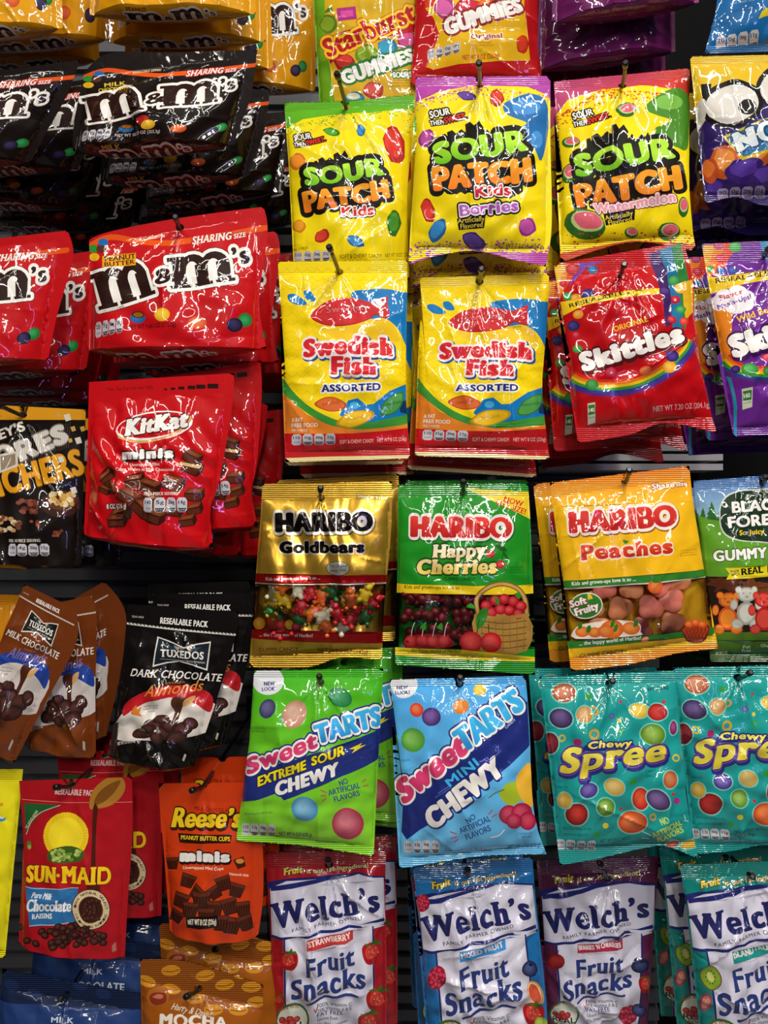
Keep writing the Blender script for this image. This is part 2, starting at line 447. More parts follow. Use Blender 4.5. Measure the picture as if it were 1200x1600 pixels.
        for i in range(-1, len(shapes)):
            k = np.nonzero(which == i)[0]
            if not len(k): continue
            ink = art.ink(base) if i < 0 else shapes[i][1]
            if isinstance(ink, tuple):
                p0, p1 = self.to_local(np.array([ink[0], ink[1]])); d = p1-p0
                t = np.clip(((P[Fc[k]] - p0) @ d) / (d @ d), 0, 1)[..., None]
                C[k] = ink[2]*(1-t) + ink[3]*t
            else: C[k] = ink
        hf = self.h(P); N = self.normal(P)
        X = np.stack([P[:, 0], -hf, P[:, 1]], 1)
        # back panel on the same rim
        ed = np.sort(np.concatenate([Fc[:, [0, 1]], Fc[:, [1, 2]], Fc[:, [2, 0]]]), 1)
        ue, cnt = np.unique(ed, axis=0, return_counts=True); rim = ue[cnt == 1]
        rv = np.unique(rim); mp = {int(v): i for i, v in enumerate(rv)}
        V2 = (P[rv]*M).tolist(); E2 = [(mp[int(a)], mp[int(b)]) for a, b in rim]
        def loop2(p):
            b = len(V2); V2.extend((p*M).tolist()); E2.extend((b+i, b+i+1) for i in range(len(p)-1))
        for c in cuts: loop2(self.seal_line(c))
        gx = np.arange(lo[0], hi[0], .009); gy = np.arange(lo[1], hi[1], .009)
        G = np.stack(np.meshgrid(gx, gy), -1).reshape(-1, 2); G = G[winding(G, [self.outline]) != 0]; V2.extend((G*M).tolist())
        P2, F2, ov = tri(V2, E2); P2 = P2/M
        c2 = P2[F2].mean(1); ok = winding(c2, [self.outline]) != 0
        if self.hole is not None: ok &= winding(c2, [self.hole]) == 0
        F2, c2 = F2[ok][:, ::-1], c2[ok]
        kb = .8
        X2 = np.stack([P2[:, 0], self.h(P2, True)*kb + .0004, P2[:, 1]], 1); N2 = self.normal(P2, 1, kb)
        idx = np.empty(len(P2), int); base_n = len(X); extra = []
        for j in range(len(P2)):
            o = [q for q in ov[j] if q < len(rv)]
            if o: idx[j] = rv[o[0]]
            else: idx[j] = base_n + len(extra); extra.append(j)
        if self.kind != 'pillow':                    # a stand-up pouch is open at the foot: back edge apart from the front edge
            for j in range(len(P2)):
                if idx[j] < base_n and self.h(P2[j:j+1], True)[0] > .0012: idx[j] = base_n + len(extra); extra.append(j)
        X = np.concatenate([X, X2[extra]]); N = np.concatenate([N, N2[extra]])
        Fa = np.concatenate([Fc, idx[F2]]); ca = np.concatenate([cen, c2])
        bc = lin(back) if back else (lin(base) if isinstance(base, str) else lin(base[4]))
        Ca = np.concatenate([C, np.tile(bc * np.array([1, 1, 1, 0]) + np.array([0, 0, 0, 1]), (len(F2), 3, 1))])
        v = self.uv(ca)[1]; pid = np.zeros(len(Fa), int); names = ['pouch']
        pid[v < vt] = 1; names.append(parts[0])
        names.append(parts[1])
        if self.kind == 'pillow': pid[v > vb] = 2
        for b in bands: names.append(b[2]); pid[(v > b[0]) & (v < b[1])] = len(names)-1
        root = bpy.data.objects.new(name, None); COL.objects.link(root); root.empty_display_size = .02
        root.location = self.O; root.rotation_euler = Matrix(self.R.tolist()).to_euler()
        tag(root, label, cat, group)
        fm = FILMS[self.finish]
        made = {}
        for i, nm in enumerate(names):
            k = pid == i
            if k.any(): made[i] = mesh_part(nm, X, N, Fa[k], Ca[k], fm[1] if (i in (1, 2) and self.kind == 'pillow') else fm[0], made.get(1, root) if i > 2 else root)
        if self.kind != 'pillow': self.gusset(root, gusset, back or base, fm[0], kb)
        self.root = root
        return root
    def gusset(self, root, art, base, mat, kb):
        """folded foot of a stand-up pouch between the front and back lower edges; artwork 0..100 across, 0..30 front to back"""
        n = 36; u = np.linspace(.0, 1, n)
        bot = self.outline; uu, vv = self.uv(bot); sel = vv > .8
        q = bot[sel & (np.abs(uu-.5) <= .6)]; o = np.argsort(self.uv(q)[0]); qu = self.uv(q)[0][o]; q = q[o]
        keep = np.ones(len(q), bool)
        # lower rim only: the lowest point for every u
        A = []; 
        for t in u:
            c = np.abs(qu-t) < .03
            if not c.any(): c = np.abs(qu-t) == np.abs(qu-t).min()
            A.append((np.interp(t, qu, q[:, 0]), q[c, 1].min()))
        A = np.array(A); hf = self.h(A); hb = self.h(A, True)*kb
        V = [np.array([x*100, y*30]) for y in np.linspace(0, 1, 13) for x in u]; E = []
        b = 0; rect = np.array([(0, 0), (100, 0), (100, 30), (0, 30)], float)
        shapes = []
        for loops, ink in (art.shapes if art else []):
            ls = [np.clip(l, [.01, .01], [99.99, 29.99]) for l in loops]
            ls = [l if True else l for l in ls]; shapes.append((ls, ink))
            for l in ls:
                s = len(V); V.extend(l); E.extend((s+i, s+(i+1) % len(l)) for i in range(len(l)))
        P, Fc, _ = tri(V, E)
        cen = P[Fc].mean(1); C = np.tile(lin(base) if isinstance(base, str) else lin(base[4]), (len(Fc), 3, 1))
        for ls, ink in shapes: C[winding(cen, ls) > 0] = ink
        def pos(P):
            x = P[:, 0]/100; w = P[:, 1]/30
            a = np.interp(x, u, A[:, 0]); z = np.interp(x, u, A[:, 1]); f = np.interp(x, u, hf); bk = np.interp(x, u, hb)
            y = -f + (f+bk)*w; lift = -.3*(f+bk)*np.sin(math.pi*w**.8)
            return np.stack([a, y, z + lift*.55], 1)
        X = pos(P); e = .05
        tx = pos(P + [e, 0]) - pos(P - [e, 0]); ty = pos(P + [0, e]) - pos(P - [0, e]); N = np.cross(ty, tx)
        N = N / np.maximum(np.linalg.norm(N, axis=1)[:, None], 1e-9)
        N[np.linalg.norm(N, axis=1) < .5] = (0, 0, -1)
        N[N[:, 2] > 0] *= -1
        mesh_part('bottom_gusset', X, N, Fc[:, ::-1], C, mat, root)

def mesh_part(name, X, N, F, C, mat, parent):
    used = np.unique(F); re = np.full(len(X), -1); re[used] = np.arange(len(used))
    me = bpy.data.meshes.new(name)
    me.from_pydata(X[used].tolist(), [], re[F].tolist())
    me.polygons.foreach_set('use_smooth', np.ones(len(F), bool))
    a = me.color_attributes.new('ink', 'FLOAT_COLOR', 'CORNER')
    if len(me.loops) == len(F)*3: a.data.foreach_set('color', C.reshape(-1).astype(np.float32))
    me.normals_split_custom_set_from_vertices(N[used].tolist())
    return link(name, me, mat, parent)

def behind(src, label, y=.04, dx=0, dz=0, roll=0, yaw=0, group=None, pitch=0):
    """another bag on the same hook: y metres further back, moved dx across and dz down in photo pixels, swung by roll degrees"""
    c = src.copy(); COL.objects.link(c)
    for ch in src.children:
        d = ch.copy(); COL.objects.link(d); d.parent = c
        for g in ch.children:
            e = g.copy(); COL.objects.link(e); e.parent = d
    m = (src.location.y - CAM_Y) / FPX
    c.location = src.location + Vector((dx*m, y*1.12, -dz*m))
    R = src.rotation_euler.to_matrix()
    c.rotation_euler = (Matrix.Rotation(math.radians(roll), 3, 'Y') @ Matrix.Rotation(math.radians(yaw), 3, 'Z') @ R @ Matrix.Rotation(math.radians(pitch), 3, 'X')).to_euler()
    c['label'] = label
    if group: c['group'] = group
    return c

# ---------------------------------------------------------------- hooks
HOOK = plain('hook_black', '0b0b0c', .35)
CAPM = plain('hook_cap_plastic', '121215', .25)
WALL_Y = .42
def tube(name, pts, r, mat, parent, n=10, taper=None):
    pts = [Vector(p) for p in pts]; bm = bmesh.new(); rings = []
    for i, p in enumerate(pts):
        t = (pts[min(i+1, len(pts)-1)] - pts[max(i-1, 0)]).normalized(); q = t.to_track_quat('Z', 'Y')
        rr = r * (taper[i] if taper else 1)
        rings.append([bm.verts.new(p + q @ Vector((rr*math.cos(k*2*math.pi/n), rr*math.sin(k*2*math.pi/n), 0))) for k in range(n)])
    for a, b in zip(rings, rings[1:]):
        for k in range(n): bm.faces.new((a[k], a[(k+1) % n], b[(k+1) % n], b[k]))
    bm.faces.new(rings[0][::-1]); bm.faces.new(rings[-1])
    me = bpy.data.meshes.new(name); bm.to_mesh(me); bm.free()
    me.polygons.foreach_set('use_smooth', [len(p.vertices) == 4 for p in me.polygons])
    return link(name, me, mat, parent)

def hook(bag, px, label, ext=.05, tip=None):
    """black peg from the slatted wall through the hang hole of a bag to a capped tip"""
    w = bag.hit(np.array([px], float))[1][0]
    root = bpy.data.objects.new('display_hook', None); COL.objects.link(root); root.location = (w[0], WALL_Y, w[2] - .0015)
    tag(root, label, 'hook', 'black display hooks')
    L = WALL_Y - w[1]
    up = .012; sx = 0
    if tip is not None:
        yy = w[1] - ext; m = (yy - CAM_Y) / FPX
        up = CAM_Z + (800-tip[1])*m - w[2]; sx = (tip[0]-600)*m - w[0]
    pts = [(0, 0, 0), (0, -L*.5, 0), (0, -L, 0)] + [(sx*t**1.3, -L-ext*t, up*t**1.3) for t in (.25, .5, .75, .92)]
    rod = tube('rod', pts, .0026, HOOK, root)
    a = Vector(pts[-1]); d = (a - Vector(pts[-2])).normalized()
    tube('end_cap', [a - d*.006, a - d*.003, a + d*.006, a + d*.008], .0040, CAPM, rod, taper=[.8, 1, 1, .6])
    bm = bmesh.new(); bmesh.ops.create_cube(bm, size=1)
    for v in bm.verts: v.co = Vector((v.co.x*.03, v.co.y*.006 - .003, v.co.z*.04))
    bmesh.ops.bevel(bm, geom=bm.edges[:], offset=.0015, segments=2)
    me = bpy.data.meshes.new('bracket'); bm.to_mesh(me); bm.free(); link('bracket', me, HOOK, root)
    return root

# ---------------------------------------------------------------- the setting: a ribbed grey slat wall with a dark upright
def struct(o):
    o['kind'] = 'structure'; return o
def prism(name, prof, x0, x1, mat):
    bm = bmesh.new(); a = [bm.verts.new((x0, y, z)) for y, z in prof]; b = [bm.verts.new((x1, y, z)) for y, z in prof]; n = len(prof)
    for i in range(n): bm.faces.new((a[i], b[i], b[(i+1) % n], a[(i+1) % n]))
    bm.faces.new(a[::-1]); bm.faces.new(b); bmesh.ops.recalc_face_normals(bm, faces=bm.faces)
    me = bpy.data.meshes.new(name); bm.to_mesh(me); bm.free(); return struct(link(name, me, mat))
SLAT = plain('slat_grey', '5c5c62', .45, .3, .08)
SLAT_LIT = plain('slat_lit_white', 'e8e6ee', .4, .0, .02)  # near-white colour carries the bright light on the slats
prof = [(WALL_Y+.05, 0)]
z = 0
while z < 2.5:
    prof += [(WALL_Y+.012, z), (WALL_Y+.012, z+.008), (WALL_Y, z+.0105), (WALL_Y, z+.0295)]; z += .032
prof += [(WALL_Y+.05, z)]
prism('wall_back', prof, -1.3, .50, SLAT)
prism('wall_right', [(WALL_Y+.02, 0), (WALL_Y+.05, 0), (WALL_Y+.05, 2.5), (WALL_Y+.02, 2.5)], .50, 1.3, plain('upright_black', '08080a', .7, Specular_IOR_Level=.08))
prism('floor', [(-2.8, -.02), (WALL_Y+.05, -.02), (WALL_Y+.05, 0), (-2.8, 0)], -1.6, 1.6, plain('floor_dark_tile', '4a4744', .5, 0, .1))
C1 = (0, 0, 2.7273); C2 = (430, 0, 2.79); C3 = (800, 0, 3.0); C4 = (0, 310, 2.7273); C5 = (430, 250, 2.79); C6 = (800, 300, 3.0)
C7 = (0, 560, 2.7273); C8 = (380, 720, 2.5); C9 = (800, 700, 3.0); C10 = (0, 890, 2.857); C11 = (370, 1030, 2.449); C12 = (800, 1020, 3.0)
C13 = (0, 1180, 2.79); C14 = (400, 1300, 3.0); C15 = (780, 1300, 2.857)
# ================================================================ artwork of each kind of bag
W = 'f4f0ea'; K = '15100f'
def candies(a, lst):
    for c, h, x, y, r in lst: a.ball(c, h, x, y, r, r*.82)

def gummy(a, c, d, x, y, rx, ry, rot=0):
    a.ell(d, x, y, rx, ry, rot, 14, .2); a.ell(c, x-rx*.08, y-ry*.08, rx*.78, ry*.76, rot, 12, .2)

# ---- small letter m with heavy slab serifs, on a white shape
def slab_m(a, x0, y0, x1, y1, h, ink, out):
    d = np.array([x1-x0, y1-y0], float); n = np.array([d[1], -d[0]]) / np.hypot(*d) * h
    def bx(u0, v0, u1, v1): return np.array([(u0, v0), (u1, v0), (u1, v1), (u0, v1)])
    def arch(c, r0):
        t = np.linspace(math.pi, 0, 10)
        o = [(c + .235*math.cos(q), .55 + .45*math.sin(q)) for q in t]; i = [(c - .02 + .10*math.cos(q), .52 + .26*math.sin(q)) for q in t[::-1]]
        return np.array(o + i)[::-1]
    L = [bx(.05, 0, .25, .96), bx(-.02, .84, .2, .97), bx(-.02, 0, .31, .1), bx(.40, 0, .61, .66), bx(.36, 0, .66, .1), bx(.75, 0, .96, .66), bx(.71, 0, 1.02, .1), arch(.375, 0), arch(.725, 0)]
    P = [np.array([x0, y0]) + l[:, :1]*d + l[:, 1:]*n + l[:, 1:]*d*.0 for l in L]
    P = [p if area(p) > 0 else p[::-1] for p in P]
    B = [np.array([x0, y0]) + l[:, :1]*d + l[:, 1:]*n for l in [bx(.1, .0, .9, .62)]]; B = [p if area(p) > 0 else p[::-1] for p in B]
    for w, c in sorted(out, key=lambda q: -q[0]): a.add(c, [offset(p, w) for p in P + B])
    a.add(ink, P)

def mm_logo(a, ink='2a120e', o=14, p=((430, 478, 662, 408, 165), (735, 388, 1000, 352, 138), (666, 374, 758, 352, 70), (1000, 288, 1068, 272, 84))):
    for m in p[:2]: slab_m(a, *m, ink, [(o, W), (o+3, '3a0d0a')])
    a.text('&', ink, *p[2][:4], p[2][4], .09, [(o*.8, W)])
    a.text("’s", ink, *p[3][:4], p[3][4], .06, [(o, W)], slab=.06)
    for m in p[:2]: slab_m(a, *m, ink, [(o*.7, W)])
    a.text('&', ink, *p[2][:4], p[2][4], .09)

def mm_face(a, kind):
    red = kind == 'red'; base = {'red': 'c40d16', 'dark': '150a08', 'yellow': 'e8a20c'}[kind]
    a.band('e8560f' if kind != 'yellow' else 'c8460f', [(380, 205), (470, 165), (600, 185), (720, 190), (900, 165), (1135, 125)], 24)
    for c, x, y in (('1f6fb8', 440, 188), ('2f8f33', 398, 214), ('e9b61c', 402, 250), ('5a2a18', 432, 216)): a.ball(c, c, x, y, 22, 17)
    a.text('SHARING', 'f3e6dc', 818, 196, 985, 174, 34, .05, [(4, 'b8121a')], sh=.25, slab=.04); a.text('SIZE', 'f3e6dc', 996, 172, 1048, 163, 22, .05, [(3, 'b8121a')], sh=.2)
    a.text('RESEALABLE ZIPPER!', 'e9c9a0', 582, 185, 702, 165, 13, .03, sh=.2)
    mm_logo(a)
    if red:
        a.poly('eda41d', 436, 246, 580, 232, 578, 284, 436, 294); a.text('PEANUT', '3a1208', 446, 268, 578, 256, 22, .05); a.text('BUTTER', '3a1208', 446, 291, 574, 278, 20, .05)
    elif kind == 'dark':
        a.text('MILK', 'e8c93c', 470, 262, 560, 250, 24, .05); a.text('CHOCOLATE', 'e8c93c', 446, 288, 580, 276, 20, .05)
    else:
        a.text('PEANUT', '7a2a08', 446, 268, 578, 256, 24, .05)
    a.text('CHOCOLATE CANDIES', 'd9b9a5' if not red else '5a0a0c', 440, 487, 528, 462, 10, .02)
    a.facts(408, 530, 118, 66, ['220', '7g', '45mg', '24g'], -.22)
    a.text('NET WT 9.60 OZ (272.2g)' if red else 'NET WT 10.70 OZ (303.3g)', '3a0a0a' if kind != 'dark' else 'd8c6b8', 543, 558, 752, 546, 20, .02)
    a.ball('a31218', 'c2242a', 664, 466, 31, 28); a.ball('e0a81a', 'f3c63a', 692, 496, 34, 29); a.ball('d2521c', 'e8703a', 840, 528, 38, 28)
    a.ball('1f7a3a', '37a358', 1045, 519, 30, 30); a.ball('1c1730', '3a3160', 1000, 540, 34, 30)
    a.ball('1f66a8', '2f86cc', 585, 506, 34, 24); a.ell('5a2a12', 587, 494, 30, 15, 4); a.ell('a8641f', 587, 495, 22, 10, 4)
    for cx in (392, 410): a.band('d9d0cc' if red else '8a807c', [(cx-8, 560), (cx-10, 640)], 1.2, 0)

def mm_gusset(kind):
    a = Art(); 
    if kind != 'red': a.text('MILK' if kind == 'dark' else 'PEANUT', 'd9c24a' if kind == 'dark' else '7a2a08', 26, 5, 38, 4.6, 3.4, .04)
    slab_m(a, 25, 16, 46, 15, 10, '2a120e', [(1.4, W)]); slab_m(a, 53, 14.6, 71, 13, 10.5, '2a120e', [(1.4, W)])
    a.text('&', '2a120e', 47, 14, 52.5, 13.4, 5.4, .09, [(.9, W)]); a.text("’s", '2a120e', 72.5, 9.5, 78, 9, 6, .05, [(1, W)])
    return a

# ---- sour gummies in yellow bags
def sour_small(a, x, y, s, sl=-.12):
    a.text('SOUR', W, x, y, x+75*s, y+75*s*sl*1.6, 27*s, .05, [(5*s, K)]); a.text('THEN', W, x, y+28*s, x+52*s, y+20*s, 20*s, .04, [(4*s, K)])
    a.text('SWEET.', 'd8301f', x+54*s, y+20*s, x+138*s, y-4*s, 24*s, .06, [(4*s, K)])
def sour_logo(a, sour, patch, cx, cy, rx, ry):
    k = '16120c'; r = random.Random(4)
    for i in range(9):                                   # black ragged backing behind the lettering
        x = cx + rx*(-.62 + .155*i); y = cy - ry*(.85 + .5*r.random()); w = rx*.07*(1+r.random())
        a.poly(k, x-w, y+ry*.6, x-w*1.2, y, x-w*.5, y-ry*.1*r.random(), x, y+ry*.05, x+w*.7, y-ry*.16*r.random(), x+w*1.3, y+ry*.1, x+w, y+ry*.6)
        y2 = cy + ry*(.75 + .2*r.random()); a.poly(k, x-w, cy+ry*.2, x+w, cy+ry*.2, x+w*.8, y2, x, y2+ry*.1, x-w*1.1, y2)
    a.text('SOUR', k, *sour, .08, [(22, k)]); a.text('PATCH', k, *patch, .08, [(20, k)])
    a.poly(k, cx-rx*.6, cy-ry*.3, cx+rx*.75, cy-ry*.5, cx+rx*.7, cy+ry*.4, cx-rx*.5, cy+ry*.5)
    a.text('SOUR', ('lin', (sour[0], sour[1]-sour[4]), (sour[0], sour[1]), 'b4e83a', '63b90f'), *sour, .12, [(6, k)])
    a.text('PATCH', ('lin', (patch[0], patch[1]-patch[4]), (patch[0], patch[1]), 'f9a52c', 'f0761a'), *patch, .12, [(6, k)])
def sour_kids(a):
    a.poly('5fae20', 30, 440, 640, 380, 640, 470, 560, 474, 400, 492, 250, 500, 120, 520, 35, 570)
    a.speckle('5fae20', (30, 560), (260, 500), 40, 120, 4, 1); a.speckle('5fae20', (260, 494), (640, 466), 34, 150, 4, 2)
    a.speckle('5fae20', (560, 470), (640, 470), 120, 70, 4, 5)
    sour_small(a, 84, 616, 1.0)
    for c, d, x, y, rx, ry, r in (('57ad3a', '2d7a1e', 246, 572, 38, 17, 12), ('3d8ccd', '1f62a3', 374, 568, 19, 26, 0), ('f0912a', 'd8701a', 100, 705, 36, 38, 0), ('e2382f', 'b51d20', 518, 628, 46, 82, -14),
                                ('f3a52b', 'd9821a', 104, 985, 28, 30, 0), ('e0452f', 'b8281f', 204, 1030, 36, 26, -35), ('3d8ccd', '1f62a3', 350, 1054, 42, 24, 28), ('46962f', '256d1c', 518, 974, 30, 54, 0)):
        gummy(a, c, d, x, y, rx, ry, r)
    sour_logo(a, (132, 816, 478, 764, 84), (128, 926, 503, 866, 92), 316, 812, 205, 110)
    a.text('Kids', 'd8272b', 290, 944, 432, 934, 46, .07, [(5, W), (10, '14110c')])
    a.facts(84, 1098, 160, 48, ['110', '0g', '25mg', '23g'], -.06); a.text('PER 17 PIECES', '14110c', 80, 1097, 144, 1084, 12, .01)
    a.text('SOFT & CHEWY CANDY', '2a1a08', 282, 1130, 466, 1123, 18, .0); a.text('NET WT 8 OZ (226g)', '2a1a08', 480, 1122, 590, 1116, 18, 0)
def sour_berries(a):
    a.poly('b445a6', 600, 330, 1210, 325, 1210, 430, 1100, 378, 860, 375, 720, 400, 610, 450)
    a.speckle('b445a6', (610, 445), (860, 374), 40, 150, 4, 3); a.speckle('b445a6', (860, 374), (1210, 420), 40, 150, 4, 6)
    a.poly('b445a6', 560, 1150, 700, 1110, 900, 1098, 1210, 1105, 1210, 1190, 560, 1190); a.speckle('b445a6', (1210, 1110), (560, 1120), 70, 260, 6, 8)
    sour_small(a, 676, 518, 1.18, -.14)
    for c, d, x, y, rx, ry, r in (('6b4aa5', '46307c', 836, 420, 44, 19, 15), ('d8402c', 'ab2419', 966, 428, 32, 36, 10), ('c253a8', '953487', 660, 604, 32, 40, 30), ('d8372c', 'ab2419', 666, 916, 30, 54, -14),
                                ('3f8fd0', '2566a5', 708, 1004, 32, 58, 28), ('5b3f9b', '3c2872', 866, 1052, 56, 36, 30), ('c253a8', '953487', 1098, 990, 40, 40, 20)):
        gummy(a, c, d, x, y, rx, ry, r)
    a.poly('2a70b2', 1160, 700, 1120, 640, 1030, 602, 1026, 570, 1070, 556, 1092, 536, 1010, 500, 995, 455, 1050, 425, 1110, 408, 1165, 424, 1188, 470, 1192, 560, smooth=4)
    a.ell('4a93d6', 1095, 468, 62, 34, 0, 14); a.ell('4a93d6', 1140, 610, 26, 40, 0, 12)
    sour_logo(a, (696, 722, 1106, 656, 104), (690, 836, 1124, 792, 112), 905, 725, 250, 140)
    a.text('Kids', 'cf2438', 872, 864, 1030, 852, 52, .07, [(5, W), (11, '14110c')]); a.text('Berries', 'b75fc8', 806, 944, 1060, 920, 52, .08, [(5, W), (12, '14110c')])
    a.poly('14110c', 792, 952, 916, 946, 910, 996, 800, 1004); a.text('Artificially', 'ecd24a', 796, 974, 912, 966, 22, .02); a.text('Flavored', 'ecd24a', 808, 998, 904, 990, 22, .02)
    a.text('SOFT & CHEWY CANDY', '2a1208', 617, 1094, 803, 1078, 20, 0); a.text('NET WT 7.2 OZ (204 g)', '2a1208', 962, 1078, 1168, 1086, 20, 0)
def melon(a, x, y, rx, ry, rot):
    a.ell('2c6a23', x, y, rx, ry, rot, 18, .06); a.ell('c9d48a', x+rx*.1, y-ry*.18, rx*.8, ry*.68, rot, 16); a.ell('e2667a', x+rx*.14, y-ry*.24, rx*.7, ry*.56, rot, 16, .1)
def sour_melon(a):
    g = ('lin', (200, 440), (830, 380), 'b9487a', 'd23a1e')
    a.poly(g, 150, 360, 850, 290, 850, 470, 760, 418, 600, 400, 420, 420, 260, 470, 190, 560)
    a.speckle('d2481e', (190, 560), (430, 415), 60, 170, 5, 3); a.speckle('d2481e', (430, 415), (850, 450), 46, 200, 5, 6); a.speckle('d2481e', (190, 700), (190, 420), -50, 70, 5, 16)
    sour_small(a, 288, 562, 1.25, -.16)
    melon(a, 535, 515, 52, 34, -15); melon(a, 275, 668, 42, 26, 0); melon(a, 266, 815, 34, 48, 20)
    a.poly('4a8a26', 820, 700, 770, 690, 690, 650, 672, 600, 720, 580, 740, 560, 650, 530, 625, 500, 680, 450, 770, 412, 825, 450, 830, 600, smooth=4); a.ell('79b94a', 735, 480, 66, 36, 0, 14)
    sour_logo(a, (302, 832, 770, 738, 112), (304, 978, 806, 882, 120), 540, 800, 270, 150)
    a.text('Watermelon', 'f5a0b2', 386, 1004, 770, 944, 50, .07, [(5, W), (10, '7a1a24')])
    a.poly('14110c', 430, 1000, 580, 972, 575, 1030, 440, 1058); a.text('Artificially', 'ecd24a', 440, 1030, 570, 1006, 24, .02); a.text('Flavored', 'ecd24a', 455, 1054, 565, 1032, 24, .02)
    melon(a, 342, 1052, 98, 72, 12); melon(a, 560, 1090, 32, 26, 10); melon(a, 735, 1086, 54, 44, -10); melon(a, 803, 970, 24, 48, 0)
    a.poly('c9461c', 225, 1190, 480, 1140, 560, 1128, 700, 1135, 880, 1150, 880, 1260, 225, 1260); a.speckle('c9461c', (860, 1160), (225, 1190), 90, 200, 6, 9)
    a.text('NET WT 8 OZ (226g)', '2a1208', 740, 1150, 858, 1166, 18, 0)

# ---- fruit chews gummies at the top
def sours_star(a):
    a.poly('6aa51c', 140, -250, 216, -250, 216, 30, 232, 250, 262, 460, 150, 460)
    a.poly('b02a80', 268, 42, 350, 28, 356, 88, 274, 98); a.poly('d04a9c', 284, 52, 338, 44, 342, 78, 288, 84)
    gummy(a, '86a82a', '5c7d16', 232, 108, 40, 38); a.poly('3d7a1c', 214, 60, 240, 34, 250, 52, smooth=3)
    gummy(a, 'cf3a30', '9d1d1d', 302, 270, 44, 36); gummy(a, '8fae2c', '678a18', 404, 242, 56, 40); gummy(a, '2f96bb', '1c6f92', 490, 204, 46, 40); gummy(a, 'cc4f8c', 'a02a66', 578, 176, 44, 44)
    a.poly('b3151f', 222, 170, 300, 140, 440, 118, 620, 20, 620, 140, 430, 180, 240, 280, 224, 230)
    a.text('Starburst', 'b3151f', 232, 256, 622, 84, 92, .06, [(11, 'edc022'), (14, 'b3151f')], slab=.04)
    a.text('GUMMIES', W, 300, 372, 612, 262, 70, .09, [(10, '2a7434')], grow=.9); a.text('SOURS', W, 512, 338, 598, 334, 26, .08, [(5, '2a7434')])
    for i, t in enumerate(('cherry, blue raspberry,', 'watermelon & strawberry', 'naturally flavored')): a.text(t, '6a3a10', 494, 352+i*13, 605, 350+i*13, 8, 0)
    gummy(a, 'd2554a', 'a83030', 428, 394, 46, 40); gummy(a, '3a9cc0', '1f7698', 346, 428, 44, 26); a.ell('e6e0c0', 340, 420, 30, 14)
def orig_star(a):
    a.poly('eab70f', 655, -300, 1080, -300, 1086, 20, 1112, 262, 980, 268, 800, 280, 690, 304, 660, 292, 680, 240, 716, 150, 690, 80, 655, 40)
    gummy(a, 'd865a8', 'ab3a80', 738, 40, 48, 46); gummy(a, 'cc2440', '98142a', 850, 36, 66, 46); gummy(a, 'f0742a', 'd2501a', 944, 24, 60, 42); a.poly('d8401a', 652, -10, 700, 0, 690, 30, 655, 36)
    a.text('GUMMIES', W, 748, 158, 1086, 52, 76, .1, [(9, '8c1a24')], arc=6); a.text('Original', '96205c', 852, 172, 990, 166, 25, .07, [(4, 'f6e2b0')])
    for i, t in enumerate(('cherry, orange', 'strawberry & lemon')): a.text(t, '9a5a10', 884-i*10, 190+i*12, 940+i*12, 188+i*12, 8, 0)
    a.facts(664, 212, 146, 46, ['120', '0g', '0g', '18g'], -.2); a.text('NET WT 8 OZ (226.8g)', 'b3181c', 816, 262, 978, 252, 23, .02); gummy(a, 'd8401f', 'c02a18', 1078, 190, 28, 40)

